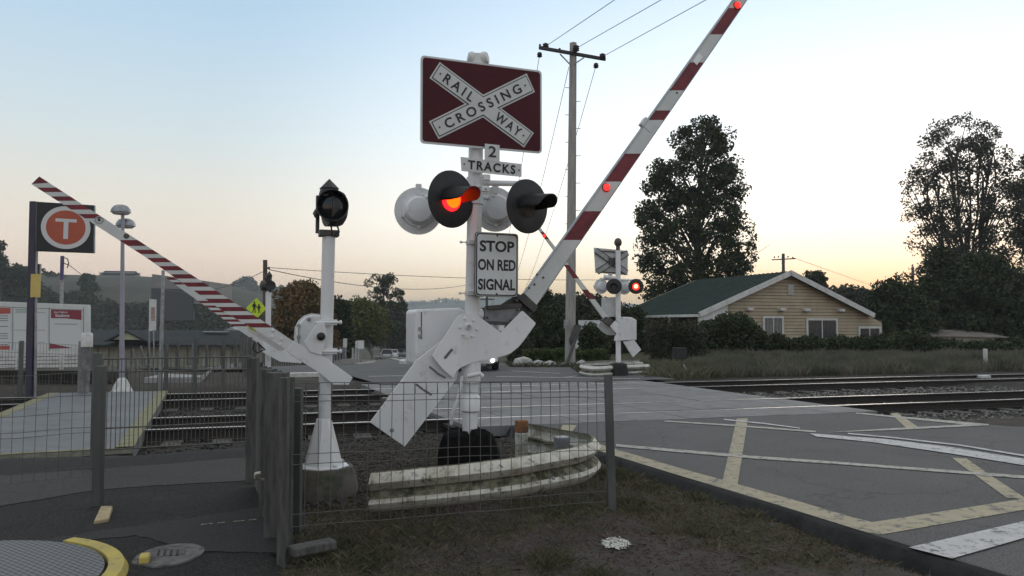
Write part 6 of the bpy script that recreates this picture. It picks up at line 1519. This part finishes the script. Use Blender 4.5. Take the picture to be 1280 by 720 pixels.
# ================================================================ hills
def hill(name, D, depth, outline, mat, base_z=-12, seed=1, amp=1.0, back=None):
    """ridge whose skyline follows outline [(px, py)] at distance D, real slopes in front and behind"""
    pxs = np.array([o[0] for o in outline], float); pys = np.array([o[1] for o in outline], float)
    nx = 160; ny = 16; xs = np.linspace(pxs[0], pxs[-1], nx); tp = np.interp(xs, pxs, pys); vs = []
    for j in range(ny + 1):
        t = j / ny; d = D + (t - .55) * depth; prof = math.sin(math.pi * min(1, max(0, (t * .5 / .55 if t < .55 else .5 + .5 * (t - .55) / .45)))) ** .9
        for i in range(nx):
            X_ = (xs[i] - 640) / F * D; ztop = P(xs[i], tp[i], D).z; e = min(1, min(i, nx - 1 - i) / 10)
            n_ = mnoise.noise(V((X_ / D * 9, t * 3, seed))) * amp * D * .006 * (1 - abs(prof)) 
            vs.append(V((X_ * (1 + (d - D) / D * .0), d, base_z + (ztop - base_z) * prof * e + n_)))
    fs = [(j * nx + i, j * nx + i + 1, (j + 1) * nx + i + 1, (j + 1) * nx + i) for j in range(ny) for i in range(nx - 1)]
    return MB().add(vs, fs).build(name, mat, smooth=180, kind='structure')
past = M('pasture', (.06, .056, .042), (.045, .045, .03), scale=.02, rough=.95, c3=(.03, .034, .02), s3=.06)
wood = M('wooded_ground', (.03, .036, .02), (.045, .05, .028), scale=.05, rough=.95)
o1 = [(-500, 300), (-200, 322), (0, 336), (60, 344), (110, 345), (180, 346), (230, 349), (290, 358), (340, 372), (400, 392), (470, 412)]
hill('hills', 380, 300, o1, past, seed=2)
o2 = [(-600, 330), (-100, 345), (60, 356), (200, 366), (270, 366), (300, 366), (350, 370), (420, 378), (480, 388), (560, 404)]
hill('hills', 900, 400, o2, wood, seed=3)
o3 = [(300, 396), (380, 386), (470, 382), (520, 381), (560, 377), (600, 375), (640, 373), (700, 374), (760, 378), (840, 384), (960, 392)]
hill('hills', 2200, 900, o3, wood, seed=4)
o4 = [(680, 398), (760, 388), (840, 382), (1040, 380), (1100, 377), (1180, 378), (1400, 372), (1800, 380)]
hill('hills', 420, 200, o4, wood, seed=5)
# the woods that clothe them: reading as one mass each
def wood_on(name, D, spec, n, rad, nleaf, ls, mat, seed, zdrop=0):
    rg = random.Random(seed); cen = []
    for _ in range(n):
        px = rg.uniform(spec[0][0], spec[-1][0]); top = clip_line([(q[1], q[0]) for q in spec], px); bot = clip_line([(q[2], q[0]) for q in spec], px)
        if mnoise.noise(V((px * .03, seed, 0))) + .35 * mnoise.noise(V((px * .12, seed, 5))) < -.3: top += (bot - top) * .35
        py = top + (bot - top) * rg.random() ** 1.5; cen.append(tuple(P(px, py, D + rg.uniform(-.06, .06) * D + (bot - py) * .2)))
    v = leaves(cen, rad, nleaf, ls, seed, .8); return crown_obj(name, v, mat, kind='stuff')
lm_far = leaf_mat('foliage_far', (.03, .038, .018), (.045, .05, .026))
wood_on('hillside_wood', 260, [(-300, 300, 400), (-60, 322, 400), (0, 338, 402), (20, 336, 402), (40, 348, 402), (70, 372, 404), (110, 366, 405), (150, 385, 410), (200, 380, 412), (250, 384, 412), (300, 388, 414), (345, 392, 420)], 900, 2.4, 34, .75, lm_far, 41)
wood_on('hillside_wood', 350, [(50, 338, 350), (60, 343, 350), (95, 352, 365), (110, 356, 370)], 40, 2.5, 40, .9, lm_far, 42)
wood_on('hillside_wood', 840, [(255, 365, 385), (275, 360, 385), (290, 358, 385), (300, 352, 385), (308, 348, 385), (316, 352, 385), (322, 362, 385), (335, 363, 390), (350, 360, 390), (375, 366, 395), (400, 372, 400), (430, 376, 400)], 420, 5, 34, 1.9, lm_far, 43)
wood_on('hillside_wood', 2150, [(480, 380, 386), (500, 380.5, 386), (540, 378, 386), (548, 376, 384), (575, 375.5, 384), (600, 374, 384), (620, 372, 384), (700, 370, 384), (760, 376, 386)], 500, 11, 20, 4, lm_far, 44)
wood_on('hillside_wood', 170, [(505, 415, 445), (520, 408, 440), (535, 398, 435), (560, 394, 430), (600, 392, 430), (640, 390, 440), (700, 395, 440)], 330, 1.8, 36, .55, lm_far, 45)
wood_on('hillside_wood', 240, [(690, 376, 405), (720, 378, 410), (760, 384, 415), (790, 388, 415)], 120, 2.2, 40, .7, lm_far, 46)
wood_on('hillside_wood', 180, [(1030, 366, 400), (1055, 362, 400), (1090, 370, 405), (1120, 366, 405), (1180, 360, 410), (1290, 345, 410), (1400, 340, 410)], 420, 2.2, 40, .65, lm_far, 47)
tree('spreading_tree', 'dark spreading hillside tree just left of the T sign post', [(334, 12, 28), (338, 8, 40), (350, 4, 42), (370, 4, 42)], 230, 60, 2.0, 70, .6, lm_far, seed=50, trunk_r=.4, gap=.4)
tree('spreading_tree', 'feathery tree on the hill at the left edge of the view', [(303, -4, 6), (312, -12, 12), (328, -16, 12), (345, -16, 10)], 210, 55, 1.7, 60, .5, lm_far, seed=51, trunk_r=.4, gap=.45)
tree('round_tree', 'dark round tree alone on the hillside pasture', [(346, 105, 114), (352, 100, 119), (362, 98, 122), (372, 100, 120)], 300, 40, 2.0, 90, .8, lm_dark, seed=52, trunk_r=.4)
# long low building with trees on the hilltop
b = P(150, 345, 372); t = thing('hilltop_house', b, 'long low building on top of the grassy hill between the sign and the lamp post', 'house')
MB().box(P(150, 344.2, 372), (17, 6, 2.6)).build('wall', M('far_wall', (.3, .29, .26), rough=.8), t); MB().prism([P(127, 342, 368), P(174, 343, 368), P(170, 339, 372), P(131, 338.5, 372)], Z * -.4).build('roof', slate, t)
for px, py, D, lab, w_ in ((138, 386, 330, 'tiny white house on the dark hillside right of the T sign', 2.4), (290, 431, 130, 'small white object by the low building end, left of the yellow diamond sign', .6), (293, 419, 150, 'tiny pale cottage beyond the dark-roofed building', 3.6)):
    c = P(px, py - 3, D); t = thing('far_house', c - Z * 1.5, lab, 'house'); MB().box(c - Z * .5, (w_, w_, 1.6)).build('wall', grimy_white, t); MB().prism([c + V((-w_ * .55, -w_ * .55, .3)), c + V((w_ * .55, -w_ * .55, .3)), c + V((0, -w_ * .55, 1.1))], V((0, w_ * 1.1, 0))).build('roof', galv, t)
# houses up the distant street
rg_ = random.Random(12)
for k, (px, py, D, w_) in enumerate(((527, 402, 420, 9), (545, 396, 520, 11), (655, 402, 300, 10))):
    c = P(px, py, D); t = thing('far_house', c - Z * 2, ['pale house far up the valley street left of the motor cabinet', 'distant house in the valley behind the motor cabinet', 'distant pale house right of the boom bracket'][k], 'house')
    MB().box(c, (w_, 7, 3.2)).build('wall', grimy_white, t); MB().prism([c + V((-w_ * .55, -4, 1.6)), c + V((w_ * .55, -4, 1.6)), c + V((0, -4, 3.6))], V((0, 8, 0))).build('roof', galv, t)

# ================================================================ cars
tyre_m = M('tyre', (.015, .015, .015), rough=.85)
def car(loc, yaw, label, paint_m, L_=4.3, W_=1.8, H_=1.5, suv=False, lights=None, rear=None, name='parked_car', group=None):
    t = thing(name, loc, label, 'car', group); t.rotation_euler = (0, 0, yaw)
    def add(nm, mb, mats, par, **kw):
        o = mb.build(nm, mats, None, **kw); o.parent = par; return o
    # stations front(+x) to rear: x, half width, z low, z belt
    st = [(L_ * .5, .62, .32, .62), (L_ * .485, .8, .24, .7), (L_ * .42, .88, .2, .8), (L_ * .25, .9, .18, .92), (0, .9, .18, .96), (-L_ * .3, .9, .18, .98), (-L_ * .44, .88, .2, .97), (-L_ * .49, .8, .26, .92), (-L_ * .5, .7, .34, .8)]
    k = W_ / 1.8; vs = []; n = 12
    for x, hw, zl, zb in st:
        hw *= k; ring = [(-hw * .8, zl), (-hw * .97, zl + .08), (-hw, (zl + zb) * .5), (-hw * .97, zb - .08), (-hw * .86, zb), (-hw * .4, zb + .015), (hw * .4, zb + .015), (hw * .86, zb), (hw * .97, zb - .08), (hw, (zl + zb) * .5), (hw * .97, zl + .08), (hw * .8, zl)]
        vs += [V((x, a, b)) for a, b in ring]
    fs = [(i * n + j, i * n + (j + 1) % n, (i + 1) * n + (j + 1) % n, (i + 1) * n + j) for i in range(len(st) - 1) for j in range(n)] + [tuple(range(n - 1, -1, -1)), tuple(range((len(st) - 1) * n, len(st) * n))]
    add('body', MB().add(vs, fs), paint_m, t, smooth=40)
    # greenhouse
    xf, xr = (L_ * .22, -L_ * (.47 if suv else .38)); cf, cr_ = L_ * .06, -L_ * (.42 if suv else .25); zb = .95; hw = .84 * k; hr = .68 * k; zt = H_ - .05
    g = [V((xf, -hw, zb)), V((xf, hw, zb)), V((xr, hw, zb)), V((xr, -hw, zb)), V((cf, -hr, zt)), V((cf, hr, zt)), V((cr_, hr, zt)), V((cr_, -hr, zt))]
    add('windows', MB().add(g, [(0, 1, 5, 4), (1, 2, 6, 5), (2, 3, 7, 6), (3, 0, 4, 7), (4, 5, 6, 7)]), glass_dark, t)
    add('roof', MB().prism([V((cf + .06, -hr - .02, zt)), V((cf + .06, hr + .02, zt)), V((cr_ - .06, hr + .02, zt)), V((cr_ - .06, -hr - .02, zt))], Z * .05), paint_m, t, bevel=.02)
    pil = MB()
    for a, b_ in ((0, 4), (1, 5), (2, 6), (3, 7)): pil.tube([g[a], g[b_]], .035, 5)
    for s in (-1, 1):
        for u in (.5,): pil.tube([V((xf * (1 - u) + xr * u, s * hw * 1.0, zb)), V((cf * (1 - u) + cr_ * u, s * hr * 1.01, zt))], .03, 5)
    add('pillars', pil, paint_m, t)
    for x in (L_ * .31, -L_ * .31):
        for s in (-1, 1):
            w = add('wheel', MB().lathe([(.2, -.1), (.31, -.1), (.33, -.06), (.33, .06), (.31, .1), (.2, .1)], V((x, s * (W_ / 2 - .1), .33)), V((0, s, 0)), 20), tyre_m, t, smooth=40)
            add('rim', MB().lathe([(.2, .08), (.16, .06), (.05, .07), (.001, .09)], V((x, s * (W_ / 2 - .1), .33)), V((0, s, 0)), 12), galv, w, smooth=40)
    for s in (-1, 1):
        add('headlight', MB().box(V((L_ * .475, s * .62 * k, .62)), (.12, .3, .14)), lights or M('headlamp_off', (.5, .5, .5), rough=.15), t, bevel=.02)
        add('tail_light', MB().box(V((-L_ * .49, s * .7 * k, .78)), (.08, .2, .26)), M('tail_red', (.2, .01, .01), rough=.3), t, bevel=.02)
        add('mirror', MB().box(V((L_ * .14, s * (W_ / 2 + .06), 1.0)), (.12, .16, .12)), paint_m, t, bevel=.02)
    add('grille', MB().box(V((L_ * .488, 0, .45)), (.05, .9 * k, .16)), black_paint, t)
    add('number_plate', MB().box(V((-L_ * .497, 0, .62)), (.03, .4, .12)), sign_white, t)
    return t
car_white = M('car_white', (.72, .72, .72), rough=.25); car_silver = M('car_silver', (.42, .41, .4), rough=.3, metal=.4); car_dark = M('car_dark', (.03, .032, .038), rough=.25); car_grey = M('car_grey', (.14, .14, .15), rough=.3)
def street(px, D): p = P(px, 430, D); return V((p.x, p.y, float(base_h(p.x, p.y)) + .03))
away = math.atan2(1, -.19)
car(street(483.5, 118), away, 'light silver wagon parked at the kerb down the street', car_silver, suv=True, H_=1.65, group='cars parked in the street')
car(street(491, 128), away, 'white hatchback parked just in front of the silver wagon', car_white, group='cars parked in the street')
car(street(501.5, 150), away + math.pi, 'dark sedan farther down the street under the trees', car_grey, group='cars parked in the street')
car(street(472, 175), away, 'dark car in the shade under the street trees', car_dark, group='cars parked in the street')
wc = car(V((P(590, 460, 24.4).x - .2, 25.75, 0.02)), math.radians(-84), 'white car facing the crossing with lit headlamps, mostly hidden behind the counterweight', car_white, suv=False, H_=1.42, lights=head_lamp, name='waiting_car')
for s in (-1, 1):
    o = MB().lathe([(.06, 0), (.05, .03), (.001, .035)], V((2.13, s * .66, .34)), V((1, 0, 0)), 14).build('fog_lamp', head_lamp, None, smooth=50); o.parent = wc
# splitter island with its signs
c = street(527, 33); t = thing('traffic_island', c, 'small white-kerbed traffic island at the start of the street', 'traffic island')
pts = [];
for k in range(20): a = 2 * math.pi * k / 20; pts.append(c + V((1.0 * math.cos(a) - .0, 1.6 * math.sin(a) + .4, .14)))
MB().prism(pts, V((0, 0, -.3))).build('kerb', grimy_white, t); MB().prism([c + (p - c) * .8 + Z * .03 for p in pts], V((0, 0, -.05))).build('paving', concrete, t)
def street_sign(px, ytop, D, w_, h_, label, m_, shape='rect', yaw=0):
    g0_ = P(px, 440, D); zt = P(px, ytop, D).z; gg = float(base_h(g0_.x, D)); t = thing('street_sign', (g0_.x, D, gg), label, 'sign', 'small signs round the far intersection')
    MB().tube([V((g0_.x, D, gg)), V((g0_.x, D, zt))], .035, 6).build('post', galv, t)
    n_ = yaw_vec(yaw); hh_ = V((-n_.y, n_.x, 0)); c_ = V((g0_.x, D - .05, zt - h_ / 2)); MB().prism(round_rect(c_, hh_, Z, w_, h_, .03), -n_ * .02).build('sign_plate', m_, t)
street_sign(529, 419, 33.5, .5, .8, 'white keep-left sign on the traffic island', sign_white)
street_sign(536, 411, 34.5, .6, 1.2, 'maroon sign back beside the white sign on the traffic island', maroon)
street_sign(431.5, 423, 38, .2, .45, 'leftmost of three slim signs by the far footpath corner', sign_back)
street_sign(446.5, 426, 37, .18, .35, 'middle of three slim signs by the far footpath corner', sign_back)
street_sign(451.5, 425.5, 36, .28, .4, 'rightmost and whitest of three slim signs at the far corner', sign_white)
# low fences at the far corner
def pale_fence(x0, x1, yt, D, label, m_):
    a = P(x0, yt, D); b_ = P(x1, yt, D); g_ = float(base_h((a.x + b_.x) / 2, D)); t = thing('paling_fence', (a.x, D, g_), label, 'fence'); mb = MB(); n = int((b_.x - a.x) / .14)
    for i in range(n): mb.box(V((a.x + (b_.x - a.x) * i / n, D, (a.z + g_) / 2)), (.09, .03, a.z - g_ + random.uniform(-.03, .03)))
    mb.build('palings', m_, t); MB().box(V(((a.x + b_.x) / 2, D + .04, a.z - .2)), (b_.x - a.x, .05, .08)).build('rail', old_timber, t)
pale_fence(418, 436, 434, 42, 'grey paling fence behind the far corner signs', M('grey_paling', (.2, .2, .2), (.14, .14, .14), scale=3, rough=.8))
pale_fence(441, 452, 435, 41, 'short pale paling fence beside the far corner signs', M('white_paling', (.42, .42, .41), (.34, .34, .33), scale=3, rough=.8))
pale_fence(330, 400, 430, 46, 'dark paling fence behind the near pedestrian gate motor housing', old_timber)
# air: haze
hm = bpy.data.materials.new('haze'); hm.use_nodes = True; ht = hm.node_tree
for n in list(ht.nodes):
    if n.type != 'OUTPUT_MATERIAL': ht.nodes.remove(n)
pv_ = nd(ht, 'ShaderNodeVolumePrincipled'); pv_.inputs['Color'].default_value = (.82, .9, .95, 1); pv_.inputs['Density'].default_value = .0004; pv_.inputs['Anisotropy'].default_value = .0
ht.links.new(pv_.outputs[0], [n for n in ht.nodes if n.type == 'OUTPUT_MATERIAL'][0].inputs['Volume'])
hz = MB().box((0, 1480, 42), (3900, 3300, 106)); ho = hz.build('haze', hm, kind='stuff')
